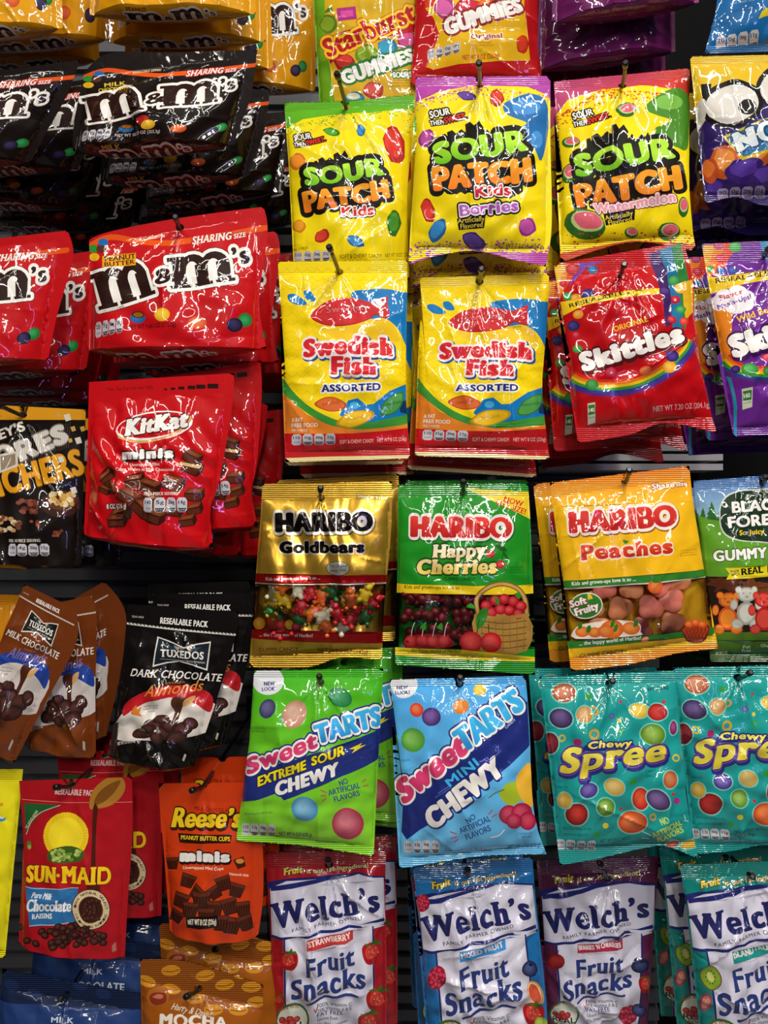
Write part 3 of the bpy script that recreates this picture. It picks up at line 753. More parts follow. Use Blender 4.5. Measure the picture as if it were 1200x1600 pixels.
# ---- fish shaped gummies
def fish_bag(a):
    for j in range(16):
        for i in range(14):
            x = 5 + i*45 + (j % 2)*22; y = 470 + j*38
            a.band('dda90a', [(x, y), (x+8, y+14), (x+22, y+20), (x+37, y+14), (x+45, y)], 1.6, 0)
    a.poly('0f78bd', 330, 585, 400, 566, 480, 562, 545, 574, 590, 606, 590, 830, 566, 800, 530, 730, 470, 690, 380, 690, smooth=4)
    a.poly('0f78bd', 54, 588, 84, 584, 120, 606, 140, 630, 100, 634, 62, 616, smooth=4); a.poly('0f78bd', 126, 572, 156, 574, 178, 612, 150, 616, 130, 600, smooth=4)
    a.poly('eec21a', 170, 722, 300, 712, 470, 690, 520, 720, 545, 790, 300, 800)
    for dy, c in ((5, '9c141b'), (0, 'c7262d')):
        a.poly(c, 154, 678+dy, 186, 640+dy, 235, 612+dy, 300, 600+dy, 360, 604+dy, 420, 622+dy, 440, 618+dy, 492, 592+dy, 488, 620+dy, 498, 680+dy, 470, 686+dy, 436, 672+dy, 400, 696+dy, 330, 716+dy, 250, 720+dy, 190, 706+dy, smooth=4)
    a.band('dd5a58', [(250, 612), (300, 602), (360, 608)], 5); a.ell('a81a22', 194, 664, 14, 12); a.ell('cf3a3c', 194, 664, 8, 7)
    for k in range(5): a.band('a81a22', [(446+k*2, 634+k*11), (488, 606+k*17)], 2, 0)
    for k in range(7): a.band('ad1d24', [(236+k*28, 626), (228+k*28, 660), (236+k*28, 700)], 2)
    a.text('Swedish', 'd4535a', 222, 670, 398, 654, 34, .07, [(3, '9a1219')])
    red = 'd42630'
    for o in ([(12, '1d4d9a', 5, 6)], [(9, 'f3e8e4')]):
        a.text('Swedish', red, 122, 862, 514, 856, 86, .1, o, slab=.03, arc=10); a.text('Fish', red, 240, 934, 440, 938, 84, .1, o, slab=.03)
    a.text('Swedish', red, 122, 862, 514, 856, 86, .1, slab=.03, arc=10); a.text('Fish', red, 240, 934, 440, 938, 84, .1, slab=.03)
    a.text('BRAND', 'c07a1a', 308, 952, 352, 951, 10, .02); a.text('ORANGE', '9a6a10', 432, 704, 466, 702, 9, 0)
    a.text('ASSORTED', '1d2f80', 200, 1012, 460, 1004, 34, .09, [(6, 'f3efe6')], slab=.03)
    a.poly('0f78bd', 280, 1110, 318, 1046, 360, 1036, 395, 1066, 430, 1062, 500, 1006, 590, 970, 590, 1150, 330, 1160); a.ell('4aa9dd', 345, 1068, 20, 16); a.poly('12365f', 540, 1060, 590, 1040, 590, 1110, 545, 1100)
    a.poly('e8842a', 30, 1000, 70, 1050, 140, 1110, 230, 1150, 330, 1170, 590, 1150, 600, 1240, 30, 1240)
    a.poly('3f9438', 30, 950, 70, 1000, 130, 1060, 210, 1110, 300, 1142, 400, 1146, 590, 1108, 590, 1146, 420, 1172, 330, 1172, 220, 1150, 120, 1090, 60, 1040, 30, 1008, smooth=3)
    for c, d, P in (('d8662a', 'b54d1e', (170, 1066, 210, 1036, 260, 1034, 310, 1062, 290, 1090, 230, 1096)), ('e8b81c', 'c79210', (266, 1148, 320, 1100, 390, 1090, 430, 1100, 420, 1130, 350, 1164, 300, 1166)), ('4e9a4a', '2f7430', (456, 1108, 480, 1050, 540, 1012, 562, 1022, 545, 1080, 500, 1112))):
        a.poly(d, *P, smooth=4); q = np.array(P).reshape(-1, 2); a.poly(c, *((q - q.mean(0))*.86 + q.mean(0)).ravel(), smooth=4)
        m = q.mean(0); a.text('Swedish', d, m[0]-40, m[1]+10, m[0]+36, m[1]-4, 16, .04)
    a.poly('c4161d', 20, 1190, 60, 1192, 200, 1195, 330, 1192, 480, 1180, 610, 1164, 610, 1400, 20, 1400)
    a.poly('f0dc9a', 20, 1300, 200, 1294, 400, 1290, 610, 1286, 610, 1400, 20, 1400)
    a.text('A FAT', W, 72, 1143, 120, 1141, 18, .03); a.text('FREE FOOD', W, 72, 1166, 186, 1163, 18, .03); a.text('PER 5 PIECES', W, 72, 1184, 142, 1182, 11, 0)
    a.facts(72, 1196, 196, 48, ['110', '0g', '30mg', '23g'], -.02); a.text('SOFT & CHEWY CANDY', 'ecd0c0', 282, 1238, 430, 1231, 17, 0); a.text('NET WT 8 OZ (226g)', 'ecd0c0', 446, 1230, 572, 1222, 17, 0)

# ---- rainbow candies
def rainbow(a, pts, w, cols):
    p = catmull(np.array(pts, float).reshape(-1, 2), 5, closed=False); d = np.gradient(p, axis=0); n = np.stack([-d[:, 1], d[:, 0]], 1); n /= np.hypot(n[:, 0], n[:, 1])[:, None]
    for i, c in enumerate(cols): a.band(c, p + n*w*i, w*1.25, 0)
RB = ('d8301f', 'ee7a1c', 'f4c81c', '3f9a33', '2c3f96', '5c2a82')
def skit_face(a, base, edge=None):
    a.poly('e8861f', 195, 340, 300, 335, 250, 420, 220, 520); a.poly('f0b420', 200, 345, 240, 342, 225, 420, 205, 480); a.poly('cf4a1c', 270, 340, 330, 335, 262, 430, 240, 470); a.poly('6a3aa0', 310, 335, 440, 322, 350, 350, 270, 440)
    a.poly('3f2160', 640, 290, 700, 270, 735, 380, 745, 480, 748, 620, 712, 640, 705, 500, 672, 380)
    a.poly('1f6f9c', 690, 272, 756, 250, 790, 420, 808, 560, 800, 640, 748, 640, 746, 480, 722, 360)
    a.poly('2c7a35', 750, 252, 792, 236, 830, 420, 838, 560, 810, 650, 800, 560, 786, 420); a.poly('d8a81c', 800, 420, 846, 410, 850, 560, 815, 600)
    candies(a, (('b01a22', 'd8443f', 285, 362, 33), ('1d5f96', '3a88c2', 378, 364, 24), ('2f8a3a', '58b05e', 262, 490, 24), ('e8922a', 'f6bb5a', 298, 497, 22), ('2a2560', '4c459a', 352, 484, 30), ('2f8a3a', '58b05e', 762, 410, 26), ('e0a02a', 'f4c868', 796, 448, 30),
               ('3a1c5c', '5c3a8c', 718, 462, 28), ('b3162c', 'dc4a55', 768, 502, 24), ('2f8a3a', '58b05e', 795, 548, 24), ('b3162c', 'dc4a55', 746, 600, 24), ('e8922a', 'f6bb5a', 310, 574, 24), ('2a2250', '463c88', 290, 625, 30), ('b3162c', 'dc4a55', 304, 666, 20),
               ('2f8a3a', '58b05e', 308, 736, 24), ('b3162c', 'dc4a55', 472, 688, 20), ('b01a30', 'd8405a', 240, 430, 18), ('b3162c', 'd83848', 305, 430, 18), ('2f8a3a', '55b060', 826, 750, 20), ('d8302a', 'ee6a52', 808, 604, 22)))
    a.poly('efc51e', 205, 515, 250, 512, 400, 490, 520, 468, 692, 450, 690, 476, 500, 502, 330, 536, 240, 580, 214, 590)
    a.text('RESEALABLE', '1d1408', 271, 542, 522, 484, 20, .05); a.poly('1d1408', 536, 470, 552, 476, 537, 486)
def skittles(a):
    skit_face(a, 'b9121b')
    rainbow(a, (300, 850, 340, 872, 430, 886, 560, 874, 680, 822, 770, 740, 800, 690), 13, RB)
    a.text('ORIGINAL', 'f1b81c', 480, 655, 632, 612, 27, .04)
    a.text('Skittles', W, 332, 846, 812, 700, 98, .12, [(7, '5c0a12'), (9, '5c0a12', 5, 7)], grow=1.0)
    candies(a, (('c01c3c', 'e0506a', 468, 842, 29), ('e0582a', 'f28a52', 625, 838, 26), ('e89a1e', 'f7c655', 735, 822, 34), ('33206e', '5a44a0', 748, 770, 33), ('2f8a3a', '5cb864', 375, 905, 32), ('c01c3c', 'e0506a', 684, 776, 18)))
    for x, s in ((468, 'S'), (768, 'S')): a.text('s', W, x-6, 850 if x == 468 else 508, x+6, 850 if x == 468 else 508, 14, .03)
    a.poly('c9d0b8', 354, 992, 390, 986, 390, 1082, 356, 1092); a.poly('2f7a2c', 357, 1000, 388, 995, 388, 1040, 358, 1046); a.text('140', W, 360, 1034, 386, 1030, 20, .05); a.text('CALORIES', '2a3a1a', 359, 1062, 387, 1058, 7, 0)
    a.text('NET WT 7.20 OZ (204.1g)', 'd59aa0', 665, 1030, 930, 1008, 27, .02)
def wildberry(a):
    a.band('1d93b0', [(885, 236), (893, 400), (940, 600), (1000, 810), (1040, 960), (1048, 1145)], 14)
    a.poly('e89a1f', 895, 250, 990, 245, 930, 400, 900, 400); a.poly('d8401c', 985, 240, 1060, 238, 975, 390, 935, 390); a.poly('ee7a1c', 950, 242, 1000, 240, 945, 390, 915, 390); a.poly('2f7fb5', 1160, 232, 1260, 228, 1260, 380, 1180, 300)
    a.poly('efc51e', 900, 395, 960, 400, 1300, 355, 1300, 395, 1080, 432, 960, 470, 905, 480); a.text('RESEALABLE', '1d1408', 955, 428, 1205, 392, 24, .05)
    candies(a, (('a02c5a', 'c45a86', 968, 250, 26), ('c01c3c', 'e0506a', 976, 312, 24), ('2f8a3a', '5cb864', 1046, 258, 30), ('234f96', '3f78c0', 980, 370, 22), ('2c3f8c', '4a62b5', 1036, 366, 24), ('2f8a3a', '5cb864', 930, 360, 18), ('2f8a3a', '5cb864', 1020, 640, 30), ('c01c3c', 'e0506a', 1186, 606, 22), ('1d4a78', '3873a8', 955, 585, 26)))
    a.poly('e8861f', 935, 560, 1020, 470, 1060, 540, 1020, 800, 990, 780, smooth=4); a.poly('6e2490', 1030, 520, 1300, 440, 1300, 640, 1030, 700)
    for x, y, r in ((1000, 500, 50), (1060, 480, 50), (1110, 492, 36), (970, 520, 40), (1050, 522, 56), (1100, 520, 40)): a.ell('efe9ee', x, y, r, r*.9)
    a.text('Flavor', 'c22a55', 978, 508, 1084, 476, 26, .06); a.text('Mash-Ups!', '7a35a0', 968, 552, 1130, 496, 26, .06)
    a.text('Wild Berry', 'f1c01c', 1058, 614, 1260, 545, 32, .05)
    rainbow(a, (1020, 770, 1060, 806, 1140, 826, 1260, 820, 1380, 790), 13, RB)
    a.text('Skittles', W, 1036, 784, 1560, 620, 118, .12, [(8, '3a1050'), (10, '3a1050', 6, 8)])
    candies(a, (('2f8a3a', '5cb864', 1110, 832, 38), ('c01c3c', 'e0506a', 1190, 776, 22), ('33206e', '5a44a0', 1046, 832, 22), ('2f8a3a', '5cb864', 1192, 840, 24)))
    a.poly('c9d0b8', 1074, 925, 1124, 915, 1124, 1008, 1078, 1022); a.poly('2f7a2c', 1078, 936, 1120, 928, 1120, 974, 1080, 980); a.text('160', W, 1084, 968, 1116, 962, 22, .05); a.text('CALORIES', '2a3a1a', 1082, 996, 1120, 988, 8, 0)
    a.text('NET WT 7.2 OZ (204.1g)', 'b59ac0', 1240, 1060, 1480, 1040, 26, .02)

# ---- gummi bags with a clear window
CLEAR = '00000000'
def pair_lines(a, c, w, y0, y1, x0, x1, s=0): a.poly(c, x0, y0, x1, y0+s, x1, y1+s, x0, y1)
def goldbears(a):
    a.poly(CLEAR, 10, 480, 620, 478, 620, 672, 10, 662)
    a.poly('b5161a', 20, 440, 300, 446, 620, 446, 620, 480, 20, 478); a.poly('e8d9b0', 20, 474, 620, 474, 620, 480, 20, 480)
    a.text('Kids and grown-ups love it so ...', W, 88, 468, 300, 464, 14, .03)
    a.poly('b5161a', 10, 658, 620, 670, 620, 716, 10, 692); a.text('... the happy world of Haribo!', W, 62, 686, 272, 688, 14, .03)
    a.text('HARIBO', K, 124, 280, 508, 275, 82, .13, [(9, 'd9d3c4'), (11, '7a5a16', 2, 4)]); a.text('Goldbears', K, 140, 362, 474, 360, 50, .12, [(5, 'd9d0b4')])
    a.ell('d9d6cc', 370, 420, 46, 29); a.ell(K, 370, 420, 46, 29); a.ell('dcd8cc', 370, 420, 44, 27); a.text('The Original', K, 335, 416, 406, 414, 11, .01); a.text('since 1922', K, 340, 434, 402, 431, 11, .01)
    for c, d, x, y, rx, ry in (('e8951c', 'f2b54a', 62, 636, 23, 24), ('8a2a1c', 'c2502c', 112, 628, 28, 32), ('c41e2a', 'de5a58', 147, 642, 18, 17), ('e0b020', 'eecb55', 180, 640, 18, 20), ('b32038', 'd8637a', 206, 648, 17, 14)): a.ball(c, d, x, y, rx, ry)
    for k in range(4): a.band('5a1a10', [(88+k*14, 604), (98+k*14, 652)], 1.5, 0)
    a.poly('2f7a2a', 98, 600, 112, 585, 128, 600, 112, 606)
    a.text('GUMMI CANDY', '5a4010', 62, 746, 216, 744, 17, .01); a.text('NET WT 5 OZ (142g)', '5a4010', 292, 746, 486, 756, 17, .01); a.text('NATURAL AND ARTIFICIAL FLAVORS', '6a5015', 185, 708, 370, 706, 8, 0)
    a.text('Share', 'd9c890', 444, 148, 508, 150, 20, .07, [(2, '7a5a16')]); a.text('Size', 'd9c890', 514, 150, 564, 152, 14, .07, [(2, '7a5a16')])
def cherries(a):
    a.poly(CLEAR, 590, 516, 1150, 518, 1150, 734, 590, 728)
    a.poly('e9c81e', 590, 478, 1150, 484, 1150, 518, 590, 514); a.text('Kids and grown-ups love it so ...', '2a3a10', 630, 499, 862, 503, 15, .02)
    a.poly('e9c81e', 870, 108, 1130, 122, 1130, 232); a.text('NOW', 'c01a1a', 1016, 158, 1090, 180, 23, .05); a.text('BITE SIZE!', 'c01a1a', 986, 170, 1100, 210, 23, .05)
    a.text('HARIBO', ('lin', (650, 205), (650, 305), 'e23a2c', 'b3141a'), 652, 298, 1050, 304, 88, .12, [(9, 'e6ddd8'), (11, '14541a', 2, 4)])
    ye = ('lin', (700, 320), (700, 450), 'f4ead0', 'e8c23a')
    for o in ([(6, '1b4a14')],): a.text('Happy', ye, 738, 380, 950, 374, 56, .09, o, sh=.1, slab=.05); a.text('Cherries', ye, 676, 444, 990, 440, 62, .09, o, sh=.1, slab=.05)
    a.ball('b3141c', 'd84a44', 966, 364, 17, 16); a.ball('b3141c', 'd84a44', 1005, 405, 17, 16); a.band('1d3a12', [(972, 350), (990, 334), (1015, 345), (1010, 390)], 3); a.poly('14541a', 985, 330, 1012, 330, 1030, 352, 1000, 350, smooth=3); a.poly('14541a', 1016, 352, 1040, 386, 1024, 382, smooth=3)
    a.text('GUMMI CANDY', '12300e', 780, 468, 908, 468, 14, .02)
    for i, t in enumerate(('NATURALLY AND', 'ARTIFICIALLY', 'FLAVORED')): a.text(t, '12300e', 1040, 418+i*10, 1098, 418+i*10, 6, 0)
    a.poly('a87f3c', 908, 590, 1110, 600, 1108, 742, 930, 742, smooth=3)
    for k in range(5): a.band('6e4c1c', [(930, 625+k*24), (1020, 636+k*24), (1106, 625+k*24)], 4)
    for k in range(7): a.band('8a642a', [(930+k*28, 610), (934+k*27, 740)], 3, 0)
    a.band('7a5420', [(918, 600), (912, 540), (950, 498), (1010, 480), (1070, 498), (1100, 540), (1108, 600)], 20); a.band('c29a55', [(918, 600), (912, 540), (950, 498), (1010, 480), (1070, 498), (1100, 540), (1108, 600)], 11)
    for x, y in ((950, 566), (985, 545), (1020, 540), (1055, 548), (1085, 568), (970, 592), (1005, 580), (1040, 585), (1075, 598)): a.ball('a8121e', 'd84a4e', x, y, 23, 21)
    a.band('a87f3c', [(908, 604), (1000, 616), (1112, 602)], 14); a.poly('2f8a2a', 870, 570, 890, 556, 905, 576, smooth=3); a.poly('2f7a24', 908, 620, 930, 580, 960, 585, 940, 640, 914, 656, smooth=3); a.poly('2f8a2a', 978, 530, 1000, 545, 996, 566, smooth=3); a.poly('2f8a2a', 1058, 520, 1082, 515, 1080, 540, smooth=3)
    a.poly('8f1018', 640, 728, 640, 690, 700, 676, 770, 678, 812, 695, 812, 728, smooth=3)
    for x in (656, 698, 740, 785): a.ball('b3141c', 'd64a48', x, 702, 25, 22); a.band('d8d0c0', [(x, 684), (x+6, 650), (x+14, 632)], 2.5)
    for x in (690, 756): a.poly('2f8a2a', x, 650, x+20, 632, x+22, 660, smooth=3)
    a.ball('b3101a', 'dd4a48', 890, 708, 45, 42); a.ball('b3101a', 'dd4a48', 968, 710, 42, 40); a.band('2a4a14', [(912, 672), (918, 640), (922, 620)], 4); a.band('2a4a14', [(960, 672), (958, 640)], 4)
    a.poly('e9c81e', 590, 728, 860, 738, 1150, 768, 1150, 785, 800, 775, 590, 758); a.text('... the happy world of Haribo!', '2a3a10', 640, 746, 850, 752, 14, .02)
    a.text('NET WT 5 OZ (142g)', '103a10', 650, 784, 815, 790, 14, .02)
def peaches(a):
    a.poly(('lin', (400, 90), (420, 250), 'e2661c', 'f3b41a'), 100, 60, 900, 60, 900, 250, 100, 280)
    a.poly(CLEAR, 200, 660, 920, 598, 940, 880, 230, 915)
    a.text('Share', 'f0e2cc', 656, 194, 762, 184, 29, .07, [(3, '9a4a14')]); a.text('Size', 'f0e2cc', 770, 182, 822, 174, 21, .07, [(3, '9a4a14')])
    a.text('HARIBO', ('lin', (260, 270), (270, 405), 'e03a28', 'b5141a'), 268, 402, 778, 366, 108, .13, [(11, 'efe2d8'), (13, '8a4a14', 3, 5)])
    a.text('Peaches', ('lin', (320, 450), (330, 530), 'e8582c', 'c42818'), 324, 528, 756, 494, 76, .1, [(6, 'f0dcc8')], slab=.03); a.poly('3f8a24', 520, 430, 546, 438, 530, 450, smooth=3)
    for i, t in enumerate(('NATURALLY AND', 'ARTIFICIALLY', 'FLAVORED')): a.text(t, '8a5a10', 790, 485+i*12, 868, 478+i*12, 7, 0)
    a.poly('2f7a2a', 200, 626, 560, 600, 920, 566, 920, 604, 560, 640, 200, 664); a.text('Kids and grown-ups love it so ...', W, 281, 645, 580, 622, 19, .03)
    a.poly('e8dcc8', 200, 660, 560, 636, 920, 600, 920, 606, 560, 642, 200, 666)
    a.ell('dfe0cc', 348, 740, 80, 62, -8); a.ell('2f7a2a', 348, 740, 75, 57, -8); a.text('Soft', W, 274, 750, 352, 728, 36, .08, [(3, '7a2a14')]); a.text('&', 'f0c020', 356, 712, 380, 706, 28, .08); a.text('Fruity', W, 300, 790, 412, 754, 40, .08, [(3, '7a2a14')])
    a.poly('f0e4d4', 298, 895, 300, 842, 360, 822, 470, 808, 590, 818, 602, 862, 590, 880, smooth=3)
    for x, y, r in ((330, 862, 34), (388, 864, 32), (470, 850, 58), (560, 846, 40), (440, 858, 40)): a.ball('e0661c', 'ee9444', x, y, r, r*.75)
    for x, y in ((318, 832), (358, 848), (486, 844), (578, 820), (470, 822)): a.poly('2f7a24', x-8, y+18, x-4, y-10, x+12, y-14, x+10, y+12, smooth=3)
    a.poly('2f7a2a', 220, 910, 480, 894, 950, 838, 950, 870, 480, 924, 220, 946); a.text('... the happy world of Haribo!', W, 316, 926, 606, 898, 19, .03)
    a.poly('e8901c', 220, 985, 560, 960, 980, 910, 980, 1100, 220, 1100); a.text('GUMMI CANDY', '6a3a10', 320, 986, 524, 962, 22, .02)
    for dx in (0,): a.poly('6a1f10', 798, 838, 918, 828, 915, 880, 890, 912, 830, 912, 806, 880, smooth=3); a.poly('b8401c', 806, 842, 914, 834, 908, 878, 886, 904, 836, 904, 812, 876, smooth=3)
    for k in range(6): a.band('6a1f10', [(806+k*20, 840), (840+k*14, 906)], 2, 0); a.band('6a1f10', [(826+k*17, 838), (812+k*14, 895)], 2, 0)
    for x, y in ((830, 826), (862, 818), (892, 826)): a.ball('d8521c', 'ee8a44', x, y, 22, 17)
    a.ball('dd5a1c', 'f08a4a', 668, 648, 36, 34); a.poly('2f7a24', 648, 622, 670, 612, 690, 624, 668, 632, smooth=3)
def forest(a):
    a.poly(('lin', (1000, 130), (1000, 330), '2f62a8', '8fb5cc'), 800, 80, 1500, 80, 1500, 330, 800, 330)
    for x, y, h in ((895, 340, 60), (935, 345, 95), (870, 345, 40), (975, 350, 70)):
        for k in range(3): a.poly('2c6428', x, y-h+k*h*.22, x+h*.16+k*h*.08, y-h*.6+k*h*.26, x-h*.16-k*h*.08, y-h*.6+k*h*.26)
    a.poly('5f9a26', 800, 335, 900, 325, 1000, 345, 1500, 330, 1500, 620, 800, 620, smooth=2)
    a.poly('c9d0c4', 968, 320, 985, 245, 1040, 205, 1150, 192, 1500, 190, 1500, 445, 1150, 442, 1040, 430, 985, 395, smooth=3); a.poly('15301a', 974, 320, 990, 250, 1044, 211, 1150, 198, 1500, 196, 1500, 438, 1150, 436, 1044, 424, 990, 390, smooth=3)
    a.text('BLACK', W, 1030, 305, 1280, 285, 56, .09); a.text('FOREST', W, 1012, 376, 1310, 352, 56, .09); a.text('So Juicy', 'e8c83a', 1066, 410, 1186, 402, 26, .06)
    a.text('GUMMY BEARS', W, 944, 532, 1420, 500, 54, .07, [(4, '2a5a14')])
    a.poly('241a12', 800, 605, 1500, 580, 1500, 900, 800, 900); a.splat('5a2a16', 1000, 640, 70, 36, 20, .5, 3); a.splat('6a3a1a', 1130, 650, 80, 40, 20, .5, 5)
    a.poly('e8d41c', 996, 562, 1500, 520, 1500, 574, 1000, 616, 1016, 588); a.text('MADE', '14200c', 1022, 586, 1062, 582, 14, .05); a.text('WITH', '14200c', 1024, 602, 1062, 598, 14, .05); a.text('REAL FRUIT', '14200c', 1072, 596, 1330, 572, 34, .08)
    a.poly(('lin', (1000, 850), (1000, 1000), '55801e', '2a4a18'), 800, 860, 1500, 850, 1500, 1100, 800, 1100)
    for c, d, x in (('d8561c', 'f08a2c', 1012), ('a8a89a', 'd0d0c4', 1096), ('b3201c', 'd8483a', 1180)):
        y = 0 if c != 'a8a89a' else -26
        for s, q in ((1.0, c), (.78, d)):
            for ox, oy, rx, ry in ((-38, 690, 17, 17), (38, 690, 17, 17), (0, 712, 46, 36), (0, 800, 44, 56), (-58, 760, 18, 26), (58, 760, 18, 26), (-40, 850, 26, 24), (40, 850, 26, 24)): a.ell(q, x+ox, y+oy, rx*s, ry*s, 0, 14)
        for ox in (-16, 16): a.ell(c, x+ox, y+706, 5, 5, 0, 8)
        a.ell(c, x, y+722, 9, 6, 0, 8)
    a.text('Fat', 'c9d0b0', 1082, 940, 1118, 938, 16, .02); a.text('Free', 'c9d0b0', 1078, 958, 1120, 956, 16, .02); a.text('Gluten', 'c9d0b0', 1168, 934, 1230, 932, 16, .02); a.text('NET WT 5 OZ', 'c9d0b0', 955, 970, 1010, 966, 14, .02)

# ---- tart candies
def tarts(a, blue):
    if not blue:
        a.poly('23317c', 20, 425, 180, 395, 560, 262, 560, 330, 90, 535, 20, 545, smooth=0); a.poly('23317c', 140, 500, 320, 430, 560, 300, 545, 380, 400, 450, 180, 540)
        P1 = (40, 446, 312, 336, 66); P2 = (306, 328, 560, 250, 80)
    else:
        a.poly('1f2c78', 630, 660, 650, 690, 700, 655, 1120, 330, 1112, 160, 640, 470)
        P1 = (640, 560, 890, 352, 96); P2 = (866, 362, 1108, 186, 100)
    t1 = 'd63d72'; t2 = ('lin', (P2[0], P2[1]-P2[4]), (P2[0], P2[1]), '3fb4ee', '1d7ccd')
    for o in ([(13, '23317c')], [(7, W)]):
        a.text('SWeet'.replace('W', 'w'), t1, *P1, .1, o, sh=.25); a.text('TARTS', t2, *P2, .09, o, sh=.1)
    a.text('Sweet', t1, *P1, .1, sh=.25); a.text('TARTS', t2, *P2, .09, sh=.1)
    if not blue:
        a.text('EXTREME', 'eedb1c', 80, 490, 266, 422, 38, .08, [(3, '14143a')], sh=.3); a.text('SOUR', 'eedb1c', 286, 410, 414, 364, 36, .08, [(3, '14143a')], sh=.3); a.poly('eedb1c', 430, 345, 480, 318, 470, 332, 495, 325, 440, 360, 452, 344)
        a.text('CHEWY', W, 148, 528, 392, 444, 54, .1, [(6, '23317c')], sh=.25)
        for t, x0, y0, x1, y1 in (('NO', 396, 488, 428, 474), ('ARTIFICIAL', 352, 524, 474, 492), ('FLAVORS', 374, 548, 472, 522)): a.text(t, '23408a', x0, y0, x1, y1, 23, .03)
        for c, d, x, y, rx, ry, r in (('3c3a66', '66648c', 117, 189, 30, 38, 25), ('c08a72', 'dcb3a0', 220, 211, 44, 56, 25), ('257a45', '4ca56a', 396, 147, 48, 36, 30), ('4a95c2', '86c0de', 260, 572, 52, 46, 25), ('b53a55', 'd87a86', 425, 630, 62, 60, 20)): a.ball(c, d, x, y, rx, ry, r)
        a.ell('dcdfe4', 120, 82, 60, 55); a.text('NEW', '23317c', 104, 102, 146, 100, 17, .06); a.text('LOOK!', '23317c', 96, 122, 150, 120, 15, .06); a.text('FLAVORED WITH', '2a5a14', 48, 268, 110, 268, 9, 0); a.text('CONTAINS EGG', '2a5a14', 48, 280, 110, 280, 9, 0)
        for x0, y0, x1, y1 in ((320, 500, 342, 510), (322, 522, 340, 522), (328, 544, 342, 534), (480, 470, 494, 458), (484, 486, 502, 482)): a.band('c23a4a', [(x0, y0), (x1, y1)], 4, 0)
        a.text('About 4-Size Servings Per Pack', '1d3a5a', 28, 594, 138, 590, 9, 0); a.text('NET WT 6 OZ (170 g)', '1d3a5a', 162, 672, 286, 680, 15, .02)
        a.facts(20, 628, 132, 46, ['110', '0.5g', '10mg', '11g'], .02)
    else:
        a.text('MINI', '3fb0e8', 818, 494, 930, 402, 40, .05, [(2, '14204f')]); a.text('CHEWY', W, 752, 660, 1030, 432, 86, .1, [(7, '1f2c78')], sh=.1)
        for q in ((760, 528, 820, 490), (770, 512, 812, 486), (960, 392, 1010, 350)): a.band('5a70b5', [q[:2], q[2:]], 3, 0)
        a.text('CANDY', 'c9d4ea', 1032, 268, 1070, 236, 11, .02)
        for t, x0, y0, x1, y1 in (('NO', 884, 628, 916, 606), ('ARTIFICIAL', 856, 668, 974, 618), ('FLAVORS', 880, 694, 974, 654)): a.text(t, '23408a', x0, y0, x1, y1, 24, .03)
        for c, d, x, y, rx, ry in (('cf3a22', 'ec7a4c', 688, 194, 26, 27), ('4a2f72', '785aa0', 744, 220, 36, 36), ('dd7a20', 'f2a85c', 857, 180, 31, 29), ('d8b01c', 'f0d45a', 931, 118, 26, 23), ('4f9a34', '82c05c', 674, 310, 46, 46)): a.ball(c, d, x, y, rx, ry)
        a.poly('a9be2c', 1004, 520, 1024, 480, 1060, 468, 1090, 490, 1085, 540, 1040, 556, smooth=3); a.poly('f0b83a', 1070, 450, 1130, 400, 1135, 560, 1085, 530, smooth=3)
        for x, y, r in ((1040, 594, 38), (1090, 590, 42), (1112, 618, 34), (1060, 618, 30)): a.ball('a81a3c', 'd24a6a', x, y, r, r)
        a.band('4a7a1c', [(965, 530), (990, 510), (1020, 496)], 4)
        a.ell('e4e6ea', 640, 95, 52, 55); a.text('NEW', '23317c', 612, 116, 656, 114, 16, .06); a.text('LOOK!', '23317c', 606, 136, 662, 134, 15, .06)
        for x0, y0, x1, y1 in ((816, 660, 840, 668), (818, 684, 842, 680), (832, 700, 846, 690), (964, 594, 976, 576), (976, 604, 994, 592)): a.band('c23a4a', [(x0, y0), (x1, y1)], 4, 0)
        a.band(W, [(972, 680), (1005, 672), (1024, 652)], 4); a.text('NET WT 6 OZ (170 g)', '1d3a6a', 1038, 722, 1160, 718, 14, .02); a.facts(640, 694, 140, 46, ['110', '0.5g', '5mg', '11g'], .02); a.text('Three Size Servings Per Pack', '1d3a6a', 794, 738, 958, 728, 9, 0)
        a.text('FLAVOR NOTE', '1d3a6a', 1078, 670, 1130, 668, 9, 0); a.text('NATURAL', '1d3a6a', 1090, 682, 1130, 680, 9, 0)
        a.text('CONTAINS EGG', '1d4a7a', 622, 392, 664, 388, 8, 0)

